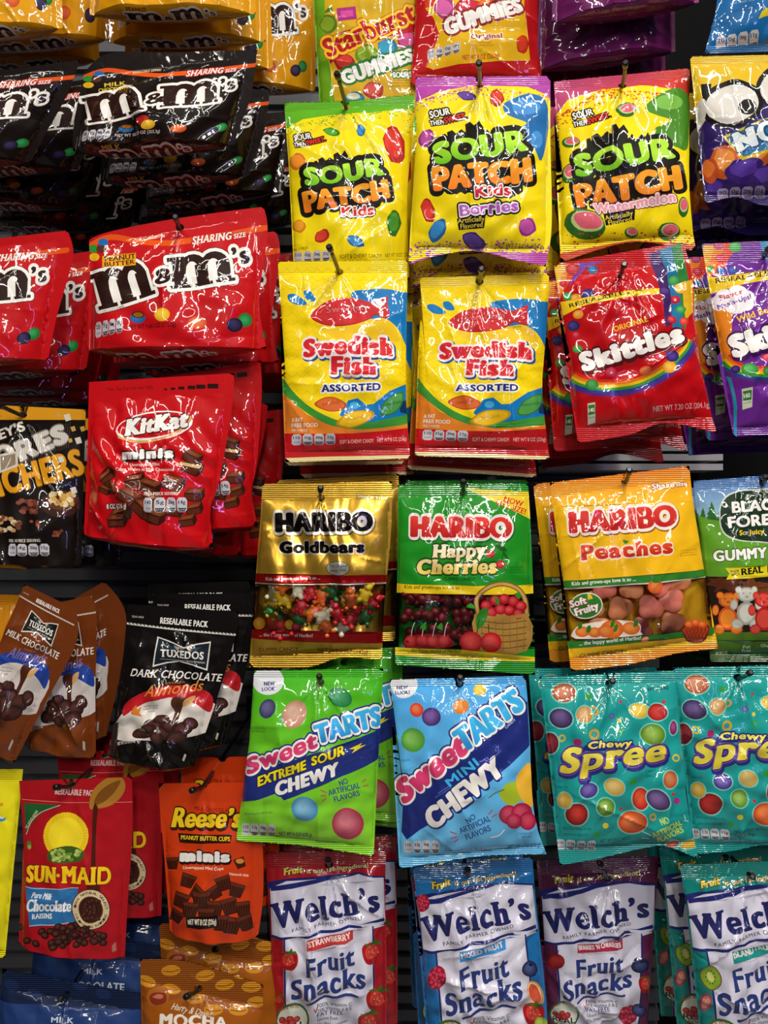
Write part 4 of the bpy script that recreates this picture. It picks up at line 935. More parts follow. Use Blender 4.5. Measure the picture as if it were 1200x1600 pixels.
def spree(a):
    for c, x, y, r in (('c9a23a', 385, 272, 20), ('6a4aa5', 468, 298, 15), ('2f9a4a', 512, 364, 18), ('c9a23a', 384, 380, 26), ('c9b03a', 236, 402, 18), ('c99a3a', 660, 770, 18), ('c9c04a', 765, 490, 18)): a.ell(c, x, y, r, r); a.ell('2f9a9a', x, y, r*.55, r*.55)
    for c, x, y, r in (('a02a6a', 308, 420, 19), ('2f9a3a', 360, 206, 16), ('2f9a3a', 566, 602, 18), ('c9303a', 508, 230, 8), ('c9303a', 710, 230, 9), ('e8c83a', 506, 320, 10), ('e8d83a', 440, 812, 14), ('2f9a3a', 398, 852, 14), ('a8358a', 774, 697, 16), ('c9303a', 512, 736, 8), ('c9303a', 756, 664, 8)): a.ell(c, x, y, r, r, 0, 12)
    for c, d, x, y, rx, ry, rot in (('a8502a', 'cf8a68', 243, 187, 56, 44, 0), ('3f2f5c', '6f5a90', 230, 307, 56, 46, 20), ('c9904a', 'dcb586', 340, 290, 38, 38, 0), ('d8b02a', 'e8cc5c', 596, 270, 46, 33, 10), ('a8201c', 'd2473a', 680, 278, 46, 40, 10), ('5f8a24', '8fb54a', 661, 382, 56, 48, 10), ('6a1a2a', 'a0343c', 178, 424, 40, 50, 0),
                                  ('4a3a8c', '7a6ab5', 360, 645, 45, 35, 0), ('c9a24a', 'dfc47c', 482, 630, 44, 38, 20), ('5a8a2a', '92b85a', 440, 724, 42, 40, 0), ('8a1418', 'cf3a30', 302, 754, 54, 52, 25), ('b8241c', 'e05a3c', 604, 685, 40, 50, 0), ('4a3468', '7a6296', 686, 690, 58, 44, 35), ('c2562a', 'dd9264', 742, 595, 32, 42, 0), ('cf4a1c', 'ee8248', 566, 796, 66, 52, -8), ('c9a03a', 'dcb55c', 245, 690, 32, 36, 0), ('d8a82a', 'ecc455', 832, 896, 44, 20, -15), ('8a2a6a', 'a8508a', 756, 352, 16, 34, 0), ('a83a2c', 'c9604a', 752, 896, 30, 16, -10)):
        a.ell('7accbc', x, y, rx+6, ry+6, rot); a.ball(c, d, x, y, rx, ry, rot)
    y = ('lin', (300, 440), (320, 560), 'f2e65a', 'd9c63a')
    a.band('2c2a78', [(350, 445), (565, 440)], 30, 0)
    for o in ([(16, '2c2a78', 4, 8)], [(7, '8a5ab0')], [(4, '2c2a78')]): a.text('Spree', y, 222, 568, 716, 510, 122, .09, o, sh=.28, slab=.03)
    a.text('Chewy', y, 352, 448, 562, 440, 36, .08, [(7, '2c2a78')], sh=.2)
    a.text('CANDY', '14505c', 624, 566, 678, 560, 15, .02); a.text('DULCE', '14505c', 628, 586, 682, 580, 15, .02)
    a.text('TEAR HERE', '14303c', 618, 178, 735, 172, 17, .03); a.band('14303c', [(602, 158), (604, 200), (620, 230), (650, 250)], 2.5)
    for i, t in enumerate(('NO', 'ARTIFICIAL', 'FLAVORS')): a.text(t, 'd9e23a', (700, 660, 686)[i], (806, 866, 890)[i], (736, 800, 806)[i], (792, 806, 838)[i], 28, .03)
    a.facts(206, 874, 192, 48, ['110', '0.5g', '0mg', '11g'], .02); a.text('About 6-piece Servings Per Pack', '12484c', 236, 826, 370, 830, 12, .01); a.text('6 PIEZAS/POR 9 PEDAZOS', '12484c', 236, 858, 355, 856, 12, .01)
    a.text('NET WT/PESO NETO', '12484c', 414, 890, 556, 876, 16, .02); a.text('7 OZ (198.4 g)', '12484c', 414, 910, 512, 902, 14, .02); a.text('FLAVOR & NATURAL', '12484c', 168, 356, 210, 354, 9, 0); a.text('CONTIENE HUEVO', '12484c', 205, 632, 262, 634, 10, .01)
    for q in ((612, 838, 648, 852), (610, 868, 640, 870), (808, 760, 814, 780), (808, 786, 826, 790)): a.band('bfe0d8', [q[:2], q[2:]], 4, 0)

# ---- fruit snacks
def berry(a, kind, x, y, r):
    if kind == 'strawberry':
        a.poly('a81c20', x-r*.7, y-r*.6, x+r*.1, y-r*.85, x+r*.8, y-r*.5, x+r*.8, y+r*.4, x+r*.2, y+r, x-r*.5, y+r*.8, x-r*.85, y, smooth=4); a.ell('d24038', x-r*.05, y, r*.55, r*.6, 0, 14)
        for i in range(9): a.ell('e8b080', x + r*.6*math.cos(i*2.4)*(i/9), y + r*.65*math.sin(i*2.4)*(i/9), r*.05, r*.06, 0, 6)
        for k in range(5): a.poly('3f6a24', x-r*.1, y-r*.65, x + r*(-.7+k*.33), y-r*(1.1 if k % 2 else .75), x+r*(-.4+k*.3), y-r*.5)
    elif kind == 'raspberry':
        a.ell('9c1a34', x, y, r*.85, r, 10, 16, .1)
        for i in range(16): a.ell('d0415c', x + r*.75*math.sqrt(i/16)*math.cos(i*2.4), y + r*.85*math.sqrt(i/16)*math.sin(i*2.4), r*.15, r*.15, 0, 8)
    elif kind == 'cherry': a.ball('8a1218', 'c43a34', x, y, r, r); a.band('3a2a10', [(x, y-r*.8), (x+r*.3, y-r*1.4)], 3, 0)
    elif kind == 'blueberry': a.ball('1c2148', '4a5688', x, y, r, r); a.ell('141838', x+r*.2, y-r*.5, r*.25, r*.18, 0, 8)
    elif kind == 'kiwi': a.ell('6a4a24', x, y, r*.85, r*1.1, -20); a.ell('86a832', x, y, r*.76, r, -20); a.ell('cfd07a', x, y, r*.25, r*.4, -20); [a.ell('2a2a10', x + r*.36*math.cos(i*.63), y+r*.52*math.sin(i*.63), r*.05, r*.07, 0, 6) for i in range(10)]
    elif kind == 'fig': a.ell('a8485a', x, y, r*.6, r, 15); a.ell('d8857a', x, y, r*.4, r*.75, 15); [a.ell('f0c8a0', x + r*.3*math.cos(i*1.7)*(i/8), y+r*.6*math.sin(i*1.7)*(i/8), r*.06, r*.06, 0, 6) for i in range(8)]
    elif kind == 'orange': a.ball('d2661c', 'ee9a4c', x, y, r, r*1.1)
    elif kind == 'grapefruit': a.ell('e8a03a', x, y, r*.7, r*1.2, -15); a.ell('f2d8b0', x-r*.05, y, r*.58, r*1.05, -15); a.ell('d8583c', x-r*.08, y, r*.48, r*.9, -15)
    elif kind == 'grape': a.ball('8aa82a', 'b8cf5a', x, y, r, r)
def snacks(a, base, strip, flavour, fruits, corner='3a7a2a'):
    a.poly('23286e', 50, 236, 130, 222, 330, 200, 480, 192, 604, 206, 608, 232, 560, 225, 420, 232, 250, 256, 110, 272, 64, 276)
    a.poly('d6d3e4', 66, 262, 140, 232, 330, 212, 480, 204, 598, 214, 606, 415, 600, 440, 480, 452, 300, 470, 200, 494, 110, 494, 74, 488)
    a.poly('d6d3e4', 128, 490, 300, 468, 545, 445, 552, 640, 556, 1100, 140, 1100); a.band('23286e', [(133, 505), (146, 1100)], 9, 0); a.band('23286e', [(548, 440), (560, 1100)], 7, 0)
    a.poly('23286e', 66, 255, 180, 240, 330, 208, 470, 200, 330, 226, 200, 262, 110, 274, 70, 276)
    a.band('23286e', [(76, 488), (130, 498), (220, 490), (330, 466), (470, 440), (602, 428)], 13); a.poly('d6d3e4', 480, 420, 600, 406, 600, 430, 500, 440); a.poly('23286e', 440, 428, 600, 398, 604, 412, 500, 424)
    a.text("Welch’s", '23265f', 82, 454, 584, 366, 126, .06, slab=.07, sp=1.02, sh=.03, grow=.92)
    a.text('FAMILY FARMER OWNED', '3a3a5a', 170, 478, 498, 404, 18, .03, sp=1.15)
    a.poly(strip, 240, 500, 455, 458, 455, 505, 240, 550); a.text(flavour, 'f0dcd8', 248, 534, 446, 494, 29, .05); a.text('NATURAL & ARTIFICIAL FLAVORS', '8a7a9a', 262, 556, 430, 532, 9, 0)
    a.text('Fruit', '2a3a78', 236, 684, 464, 626, 100, .045, sh=.2, slab=.03); a.text('Snacks', '2a3a78', 164, 800, 516, 718, 104, .05, sh=.2, slab=.03)
    a.band('2a3a78', [(240, 812), (320, 778), (400, 766), (476, 760)], 12)
    a.band('a8322a', [(272, 828), (280, 842), (292, 808)], 5, 0)
    for i, (t, x1, c, h) in enumerate((('100% Vitamin C', 452, '4a5a5a', 17), ('25% Vitamins A & E', 448, '4a5a5a', 17), ('FAT FREE', 408, '23286e', 20), ('Gluten Free', 384, '4a5a5a', 15), ('No Preservatives', 428, '4a5a5a', 15))): a.text(t, c, 288, 822+i*22, x1, 812+i*22-(2 if i else 0), h, .03)
    a.ell('2f6a2c', 170, 885, 80, 76); a.ell('dfe4d4', 170, 887, 70, 66); a.text('Made With', 'a83a3a', 112, 850, 200, 838, 17, .03, arc=10); a.text('REAL', '2a2a3a', 108, 930, 226, 930, 30, .06); a.text('Fruit!', 'a83a3a', 130, 948, 210, 948, 16, .03)
    for dx, dy in ((-35, 0), (0, -6), (30, 4), (10, 14), (-16, 16)): a.ball('a8262a', 'cf5048', 158+dx, 886+dy, 17, 15)
    a.text('Fruit', 'e0c84a', 130, 206, 218, 190, 36, .06, [(3, '3a1a10')], sh=.2); a.text('is our 1st Ingredient!', 'e0c890', 238, 196, 528, 166, 25, .04, [(2, '3a1a10')])
    for f in fruits: berry(a, *f)

# ---- chocolates
def wafer_minis(a):
    a.ell(W, 658, 288, 166, 62, -8); a.ell('c60a14', 655, 284, 156, 52, -8); a.band('d9a868', [(510, 335), (600, 356), (720, 330), (800, 280), (812, 250)], 11)
    a.text('KitKat', W, 532, 332, 802, 292, 74, .1, [(5, '5a0a0c')], sh=.25, slab=.03)
    a.text('minis', 'e9e4e0', 522, 432, 738, 424, 48, .13, [(5, '2a0c0a'), (6, '2a0c0a', 3, 4)])
    a.text('Unwrapped Mini', 'f0dcd4', 552, 460, 682, 456, 14, .03); a.text('Crisp Wafers in Milk Chocolate', 'f0dcd4', 500, 478, 742, 480, 14, .03)
    r = random.Random(5)
    for x, y, s, t in ((460, 500, 70, -50), (580, 520, 84, -18), (820, 465, 84, 15), (820, 420, 80, 20), (640, 545, 90, 12), (740, 530, 90, 10), (830, 580, 80, -5), (560, 590, 95, 25), (480, 550, 60, 60), (650, 600, 80, 10), (610, 640, 90, 40), (740, 640, 90, 0), (520, 660, 90, -25), (660, 670, 90, 15), (830, 640, 70, -20), (450, 560, 50, 20), (800, 690, 70, -15), (500, 690, 80, -10)):
        c, q = math.cos(math.radians(t)), math.sin(math.radians(t))
        def R(*p): return [v for i in range(0, len(p), 2) for v in (x + s*(p[i]*c - p[i+1]*q), y + s*(p[i]*q + p[i+1]*c))]
        a.poly('3c1409', *R(-.55, -.15, -.3, -.38, .55, -.3, .55, .14, .3, .42, -.55, .3)); a.poly('7a3a1e', *R(-.52, -.14, -.28, -.36, .52, -.28, .3, -.04)); a.poly('5a2512', *R(-.5, -.06, .27, .03, .27, .36, -.5, .24)); a.poly('8f4a28', *R(-.34, -.16, -.2, -.28, .34, -.22, .2, -.08))
    a.poly('e0b884', 768, 440, 858, 458, 850, 470, 760, 452)
    a.text('PER 6 PIECE SERVING', 'efe0d8', 620, 582, 760, 582, 14, .04); a.facts(618, 592, 186, 62, ['140', '5g', '20mg', '14g'], .0); a.text('8 OZ (226 g)', 'efe0d8', 456, 642, 548, 636, 22, .04, [(3, '2a0c0a')])
    a.text('Tear, Zip, Pop into Seal Tight', '5a0a10', 455, 138, 652, 128, 14, .02)
    for k, x in enumerate((700, 728, 760, 800, 836, 884)): a.rect('2a0a0a', x, 128-k*2-k*2, x+12+k*7, 136-k*3+k*1.5)
def choc_minis_gusset():
    a = Art(); a.ell(W, 50, 9, 20, 6.4); a.ell('3a0a0a', 50, 9, 19, 5.7); a.text('KitKat', 'b8a8a4', 36, 12, 65, 10.5, 6, .08, sh=.2); return a
def crunchers(a):
    a.poly('d8951a', -300, 190, 400, 196, 400, 262, -300, 262); a.poly('1c1210', -300, 265, -50, 262, 10, 245, -300, 240)
    a.text("HERSHEY'S", 'd9d0c4', -190, 420, 112, 306, 46, .07); a.text("S'MO", 'd9d0c4', -190, 478, 70, 446, 88, .12, [(3, '7a7068')])
    a.text('RES', 'd2ccc4', 88, 440, 300, 352, 88, .12, [(3, '7a7068')]); 
    for k in range(24): a.band('6a625c', [(84+k*9, 450-k*3), (92+k*9, 340-k*3)], 1.0, 0)
    a.text('CRUNCHERS', 'dd981a', -290, 668, 366, 490, 118, .06, [(2, '7a4a0c')])
    a.poly('cfc4b4', 0, 410, 75, 395, 80, 460, 0, 490); a.poly('8a7a68', 8, 418, 66, 405, 68, 452, 8, 478)
    a.ell('3a1a12', 260, 620, 84, 56); a.ell('5a2c1c', 262, 606, 66, 40)
    r = random.Random(4)
    for k in range(26): a.ell(('d8b060', 'e6d4a8', 'c99a4a')[k % 3], 262 + r.uniform(-50, 50), 600 + r.uniform(-28, 28), 13, 10, r.uniform(0, 90), 9, .3)
    for k in range(30): a.ell(('b8905c', 'd9c0a0', '6a3a28')[k % 3], 36 + r.uniform(-60, 46), 705 + r.uniform(-30, 30), 13, 10, 0, 8, .3)
    for k in range(26): a.ell(('6a3226', '8a4a38', '4a2018')[k % 3], 116 + r.uniform(-40, 40), 632 + r.uniform(-26, 26), 13, 10, 0, 8, .3)
    for k in range(9): a.ell(('6a3226', '8a4a38')[k % 2], 152 + r.uniform(-18, 18), 708 + r.uniform(-14, 14), 9, 7, 0, 8, .3); a.ell(('6a3226', '8a4a38')[k % 2], 248 + r.uniform(-20, 20), 744 + r.uniform(-16, 16), 9, 7, 0, 8, .3)
    for x, y, s in ((288, 252, 17), (334, 350, 16), (260, 430, 15), (312, 562, 16), (352, 300, 12), (312, 300, 12), (250, 240, 12), (300, 350, 10)): a.poly('d9d0c0' if s > 13 else 'c99a4a', x-s, y-s*.6, x+s*.5, y-s, x+s, y+s*.6, x-s*.4, y+s)
    a.text('PER 10 PIECE SERVING', 'd9d0c4', 34, 784, 172, 782, 14, .03); a.facts(32, 790, 180, 52, ['140', '4g', '20mg', '15g'])
def tux(a, brown=False):
    a.text('RESEALABLE PACK', W, 714, 240, 928, 258, 29, .04, slab=.03); a.text('TEAR HERE', 'b8b0a8', 588, 213, 642, 217, 9, .02)
    z = [(570, 240), (800, 268), (1064, 292)]; a.band('d9d4cc', z, 9); 
    for k in range(30): a.band('1c1614' if not brown else '5a2c10', [(574+k*16.5, 236+k*1.72), (582+k*16.5, 243+k*1.72)], 4, 0)
    for s, c in ((0, 'dcd8d0'), (6, '18202a' if not brown else '1c140f')):
        a.poly(c, 702+s, 298+s*1.3, 770, 322+s, 822, 346+s, 880, 330+s, 942-s, 320+s*1.3, 934-s, 390, 925-s, 452-s*1.4, 860, 428-s, 800, 412-s, 740, 420-s, 682+s, 434-s*1.4, 690+s, 370)
    a.poly('22384a', 745, 335, 800, 352, 770, 370); a.poly('22384a', 900, 345, 840, 352, 870, 372); a.poly('b8a090', 776, 338, 806, 348, 792, 362); a.poly('b8a090', 862, 338, 834, 350, 850, 364)
    a.text('TUXEDOS', 'e2ded6', 716, 388, 908, 402, 36, .05, slab=.07); a.text('BLACK TIE SNACKS', 'c9c4bc', 834, 412, 914, 420, 8, .02); a.band('b8b0a4', [(716, 398), (830, 406)], 1.5, 0)
    a.text('DARK CHOCOLATE' if not brown else 'MILK CHOCOLATE', 'e6e0d8', 582, 474, 984, 500, 36, .03, slab=.06, sh=.25); a.text('COVERED', 'c9702a', 738, 512, 822, 508, 10, .03, sp=1.3)
    a.poly('d8d0c8' if not brown else 'c9c0bc', 540, 650, 610, 608, 720, 576, 830, 570, 960, 600, 930, 690, 880, 740, 520, 760, smooth=3)
    band = 'b81a22' if not brown else '1f3f94'
    a.poly(band, 558, 600, 640, 548, 760, 516, 880, 530, 948, 566, 938, 636, 880, 606, 780, 572, 680, 584, 600, 622, 552, 652, smooth=4)
    a.text('Almonds', 'e08a3a' if not brown else '8a6a8a', 640, 568, 898, 542, 52, .012, sh=.5)
    a.text('Made With Premium', '5a4a4a', 638, 618, 708, 608, 9, .01); a.text('Roasted California', '5a4a4a', 638, 630, 706, 620, 9, .01); a.text('Almonds', '5a4a4a', 650, 642, 690, 634, 9, .01)
    a.poly('c9722a', 584, 640, 606, 605, 612, 625, 630, 612, 622, 640, 636, 655, 606, 650, smooth=2)
    a.poly('4a2414', 775, 570, 828, 572, 815, 610, 800, 650, 790, 690, 768, 690, 776, 640, 762, 600, smooth=4); a.poly('d8a86a', 826, 580, 870, 566, 850, 600, 815, 615, smooth=3)
    for x, y, rx, ry, t in ((640, 730, 50, 26, -8), (690, 690, 42, 24, 15), (730, 730, 34, 32, 0), (700, 750, 30, 26, 30), (760, 700, 40, 28, 20), (815, 710, 48, 30, -8), (850, 688, 36, 26, 10), (790, 748, 50, 26, -15), (720, 668, 36, 20, 0), (664, 706, 30, 22, 0)): a.ball('2c1410', '54302a', x, y, rx, ry, t)
    a.text('NET WT 5.5 OZ (155g)', 'c9c4bc', 528, 782, 604, 768, 14, .02); a.poly('b8b0a8', 814, 850, 824, 822, 832, 828, 822, 856)
    if not brown: a.poly('2a2220', 505, 690, 530, 680, 515, 830, 486, 830)
def raisins(a):
    a.poly('1f5a2c', 106, 208, 270, 218, 180, 250, 136, 300, 112, 350); a.text('RESEALABLE PACK', 'e0c8c0', 240, 170, 418, 178, 27, .03, slab=.03)
    a.band('e09a90', [(96, 192), (300, 206), (580, 204)], 1.8); a.band('d9d0c0', [(114, 345), (136, 292), (180, 248), (262, 218)], 2.5); a.text('NO ADDED SUGAR', 'd9c8a0', 118, 320, 168, 244, 12, .02)
    a.poly('a8742a', 390, 230, 402, 160, 450, 110, 510, 82, 545, 120, 536, 170, 490, 215, 430, 232, smooth=4); a.poly('7a4a1a', 410, 215, 425, 170, 470, 130, 525, 110, 500, 160, 450, 205, smooth=4)
    a.poly('4a1a10', 405, 230, 428, 232, 420, 300, 418, 480, 440, 600, 380, 600, 398, 480, smooth=3)
    a.ell('e9c81c', 288, 352, 98, 104)
    for k in range(48): t = k*2*math.pi/48; a.band('d8a81a', [(288+76*math.cos(t), 352+80*math.sin(t)), (288+94*math.cos(t), 352+100*math.sin(t))], 2.5, 0)
    a.ell('f0d62a', 288, 352, 76, 80)
    a.poly('3a5a1e', 206, 440, 225, 410, 290, 395, 350, 410, 370, 432, 345, 462, 280, 470, 220, 462, smooth=3); r = random.Random(8)
    for k in range(40): a.ell(('8fa84a', '6a8a30', 'b0c06a')[k % 3], 288 + r.uniform(-60, 60), 434 + r.uniform(-24, 24), 9, 8, 0, 9)
    a.ell('4a7a2c', 126, 390, 10, 16); a.ell('8aa84a', 128, 400, 8, 10)
    a.text('SUN', 'f0c21c', 114, 553, 246, 558, 78, .06, [(3, '6a1410')], slab=.06); a.ell('f0c21c', 255, 522, 8, 8); a.text('MAID', 'f0c21c', 268, 558, 484, 563, 80, .06, [(3, '6a1410')], slab=.06)
    a.poly('2f6ea8', 112, 570, 180, 582, 340, 576, 345, 730, 240, 742, 130, 745, smooth=0); a.band('c9d4dc', [(112, 572), (180, 584), (342, 577)], 3); a.band('c9d4dc', [(130, 743), (240, 740), (345, 728)], 3)
    a.text('Pure Milk', 'eef0f0', 136, 622, 224, 628, 26, .03, sh=.3); a.text('Chocolate', 'eef0f0', 114, 680, 308, 684, 56, .05, slab=.04, sh=.1); a.text('RAISINS', 'eef0f0', 140, 714, 226, 714, 24, .04, slab=.05)
    a.ell('4a2014', 396, 672, 86, 92); a.ell('d8c49a', 396, 672, 82, 88); a.ell('6a3a1c', 396, 672, 55, 60); a.ell('3c1c12', 396, 672, 51, 56)
    for k, ch in enumerate('100% NATURAL SELECT'): 
        t = math.radians(-170 + k*9.2); x, y = 396+64*math.cos(t), 672+69*math.sin(t); d = np.array([-math.sin(t), math.cos(t)])*6
        if ch != ' ': a.text(ch, '4a2a14', x-d[0], y-d[1], x+d[0], y+d[1], 12, .04)
    for k, ch in enumerate('CALIFORNIA RAISINS'):
        t = math.radians(160 - k*8.2); x, y = 396+76*math.cos(t), 672+81*math.sin(t); d = np.array([math.sin(t), -math.cos(t)])*5
        if ch != ' ': a.text(ch, '4a2a14', x-d[0], y-d[1], x+d[0], y+d[1], 12, .04)
    for k in range(30): a.ball('2f1510', '5c342a', 396 + r.uniform(-36, 36), 672 + r.uniform(-42, 42), 12, 9, r.uniform(0, 90))
    for k in range(58): a.ball('2a120e', '5a322a', 320 + r.gauss(0, 75), 800 + r.uniform(-42, 40) - (20 if k % 3 else 0), 19, 15, r.uniform(-40, 40))
    a.poly('a86a60', 488, 830, 505, 812, 508, 850, 490, 858)
def cup_minis(a):
    a.text('MILK CHOCOLATE', '6a1c08', 846, 238, 1014, 250, 16, .02, slab=.04)
    a.text("Reese’s", 'e8c21c', 744, 314, 1046, 316, 92, .07, [(5, '3a1408'), (8, '3a1408', 3, 5)], sh=.2, slab=.02)
    a.poly('2a0f08', 776, 340, 900, 346, 1012, 344, 1006, 380, 900, 384, 782, 382); a.text('PEANUT BUTTER CUPS', 'e8c21c', 788, 368, 1004, 372, 20, .05)
    a.text('minis', 'e6e2de', 782, 464, 1002, 468, 56, .14, [(5, '2a0f08'), (6, '2a0f08', 3, 4)]); a.text('Unwrapped Mini Cups', 'f0dcc8', 798, 496, 974, 500, 14, .03); a.text('Natural size', 'f0dcc8', 1000, 524, 1084, 528, 13, .02)
    for x, y, s, t in ((1046, 470, 30, -20), (752, 470, 34, 0), (818, 548, 40, 20), (860, 600, 38, 40), (935, 600, 38, -30), (975, 560, 42, -20), (1030, 590, 42, 15), (790, 630, 42, 20), (880, 630, 50, 0), (830, 670, 44, 10), (935, 670, 46, 5), (1000, 660, 46, -15), (1060, 670, 42, -10), (1010, 740, 50, 10), (770, 700, 38, 25), (1070, 730, 44, -20), (960, 730, 46, 0), (900, 700, 46, 0)):
        c, q = math.cos(math.radians(t)), math.sin(math.radians(t))
        def R(*p): return [v for i in range(0, len(p), 2) for v in (x + s*(p[i]*c - p[i+1]*q), y + s*(p[i]*q + p[i+1]*c))]
        a.poly('331209', *R(-.85, -.75, .85, -.75, .6, .75, -.6, .75)); a.poly('5e2a18', *R(-.8, -.7, .8, -.7, .68, -.35, -.68, -.35))
        for k in range(5): a.poly('50220f', *R(-.62+k*.28, -.3, -.5+k*.28, -.3, -.44+k*.22, .66, -.52+k*.22, .66))
    a.ell('c9843a', 1046, 462, 18, 11)
    a.poly('1c0c08', 812, 700, 950, 696, 950, 750, 812, 752); a.text('NET WT 8 OZ (226g)', 'e8dcc8', 820, 738, 944, 736, 26, .03)
def blue_choc(a):
    a.poly('14203e', -200, 880, 650, 900, 650, 1110, 500, 1110, 200, 1090, -200, 1060)
    for k in range(7): a.ell('1b2b54', -50+k*100, 960+(k % 3)*40, 34, 22, 20)
    a.text('MILK', 'c9d0dc', 222, 1166, 318, 1172, 26, .04); a.text('CHOCOLATE', 'c9d0dc', 130, 1240, 420, 1250, 40, .04); a.text('ALMONDS', 'c9d0dc', 160, 1320, 400, 1330, 40, .04)
def mocha(a):
    a.poly('86460f', 600, 860, 1180, 900, 1180, 1120, 1000, 1080, 800, 1060, 610, 1070)
    for x, y, t in ((640, 985, 40), (745, 938, 15), (895, 960, 10), (980, 1000, 10), (850, 1062, 15), (1095, 1010, 20), (930, 1110, 20), (1040, 1110, 20), (745, 1020, 30), (1120, 1075, 20), (1060, 950, 10)):
        a.ell('c8851c', x, y, 42, 24, t-20); a.band('7a3e0e', [(x-34*math.cos(math.radians(t-20)), y-34*math.sin(math.radians(t-20))), (x+4, y+5), (x+34*math.cos(math.radians(t-20)), y+34*math.sin(math.radians(t-20)))], 4)
    a.poly('a05a1c', 640, 1050, 660, 1018, 720, 1010, 735, 1050, 720, 1085, 660, 1090, smooth=3); a.poly('7a2c18', 650, 1056, 675, 1034, 722, 1040, 720, 1080, 672, 1088, smooth=3); a.poly('b8664a', 664, 1054, 690, 1040, 712, 1048, 700, 1062, smooth=3)
    a.text('Harry & David', 'e0d0b8', 744, 1110, 912, 1146, 30, .02, sh=.3); a.text('MOCHA', 'e6ddd0', 694, 1176, 990, 1192, 52, .1); a.text('TRUFFLES', 'e6ddd0', 690, 1250, 1000, 1266, 44, .08)
def nerdy(a):
    a.poly('ddb51a', 820, 250, 1500, 240, 1500, 480, 1200, 420, 960, 470, 860, 640)
    for x, y, rx, ry in ((1030, 490, 150, 112), (1290, 400, 150, 110)):
        a.ell('14110f', x, y, rx, ry, -12, 30); a.ell('d9d4cc', x-2, y+2, rx*.84, ry*.8, -12, 30); a.ell('14110f', x+68, y+18, 42, 38, 0, 20); 
    a.poly('14110f', 885, 395, 935, 392, 930, 430, 890, 470); a.ell('c9c4bc', 880, 540, 26, 76, 12)
    for c, d, x, y, rx, ry, t in (('c2561c', 'e08a3a', 1000, 760, 75, 80, 30), ('c2561c', 'e08a3a', 1130, 730, 90, 60, -10), ('3a1f70', '55349a', 1090, 800, 90, 62, -10), ('2f1a60', '4a2c88', 960, 880, 60, 44, -20), ('b84a1c', 'd8702c', 930, 800, 40, 60, 0), ('3a1f70', '5a3aa0', 1190, 830, 60, 50, 0)): a.ell(c, x, y, rx, ry, t, 18, .15); a.ell(d, x-8, y-10, rx*.7, ry*.66, t, 14, .3)
    a.poly('d8b81c', 990, 640, 1180, 562, 1500, 450, 1500, 640, 1200, 720, 1078, 752); a.poly('2f6f9c', 1004, 645, 1180, 574, 1500, 464, 1500, 628, 1200, 706, 1084, 736)
    a.text('NO', 'e4ecee', 1056, 716, 1262, 642, 96, .12, [(7, '184a70')], slab=.03)
    a.facts(965, 882, 230, 60, ['90', '0g', '20mg', '21g'], -.06, ink='9a8ab0')
def blue_top(a):
    a.facts(958, 172, 205, 70, ['70', '0g', '0mg', '11g'], -.16); a.poly('d8c01c', 1150, 95, 1170, 55, 1190, 40, 1500, 10, 1500, 60, 1190, 75)
    a.text('and with other natural flavors', '8ab8d8', 1020, 25, 1300, -20, 12, .01); a.text('NATURAL FLAVORS', '1a4a80', 1030, 62, 1200, 30, 13, .02); a.poly('0e4f84', 900, 240, 1000, 220, 1500, 170, 1500, 300, 900, 300)
def purple_bag(a):
    a.poly('6a4a12', 950, -120, 1050, -140, 1060, -40, 960, -10); a.poly('8a3a70', 850, -300, 900, -300, 890, 100, 860, 100)
def yellow_side(a): a.text('TE', 'b8301c', 0, 222, 16, 220, 14, .05); a.ell('3a86b8', 4, 278, 20, 12); a.ell('d9d4b0', 4, 272, 16, 6)
def gold_side(a): a.poly('e0981c', -50, 880, 40, 880, 40, 930, -50, 940)
# ================================================================ the bags on their hooks
def bag(name, label, quad, y, fn, frame, base, cat='candy bag', src=None, group=None, bands=(), gusset=None, back=None, hk=None, parts=('top_seal', 'bottom_seal'), **kw):
    a = Art(frame, homog(src, quad) if src is not None else None)
    if fn: fn(a)
    b = Bag(quad, y, hole=hk[0] if hk else None, **kw)
    b.build(name, label, cat, a, base, back=back, group=group, bands=bands, gusset=gusset, parts=parts)
    if hk and len(hk) > 1: hook(b, *hk)
    return b

# ---- white bars added where the slat wall reads brightly lit, beside the red rainbow pouch
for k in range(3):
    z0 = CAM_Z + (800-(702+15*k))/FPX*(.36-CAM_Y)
    prism('lit_slat_trim_%d' % (k+1), [(.34, z0-.004), (.34, z0+.007), (WALL_Y+.012, z0+.007), (WALL_Y+.012, z0-.004)], .28, .582, SLAT_LIT)
# ---- large chocolate pouches, upper rows
QRED = [(139, 374), (412, 323), (416, 545), (136, 548)]
GM = 'stand-up pouches of button chocolates'
zb = ((.1, .125, 'zip_strip'),)
def mm(name, kind, label, quad, y, hk=None, **kw):
    return bag(name, label, quad, y, lambda a: mm_face(a, kind), C4, {'red': 'c40d16', 'dark': '150a08', 'yellow': 'e8a20c'}[kind], 'chocolate pouch', src=QRED, group=GM, kind='pouch',
               gusset=mm_gusset(kind), T=kw.pop('T', .042), seal=(.06, .99), bands=zb, hk=hk, parts=('header', 'foot'), **kw)
yb = mm('chocolate_pouch', 'yellow', 'yellow peanut chocolate pouch at the top edge, its printed foot showing, above the black pouch', [(150, -185), (392, -195), (400, 22), (140, 24)], 0.0, seed=3, T=.03, pitch=6)
behind(yb.root, 'second yellow peanut pouch, only its darker folded foot seen under the first', .055, 4, 0)
behind(yb.root, 'third yellow pouch deep in shade just above the black pouch header', .11, 6, 4)
behind(yb.root, 'yellow pouch beside the grey slats at the top with its right edge showing', .165, 74, 0, 2)
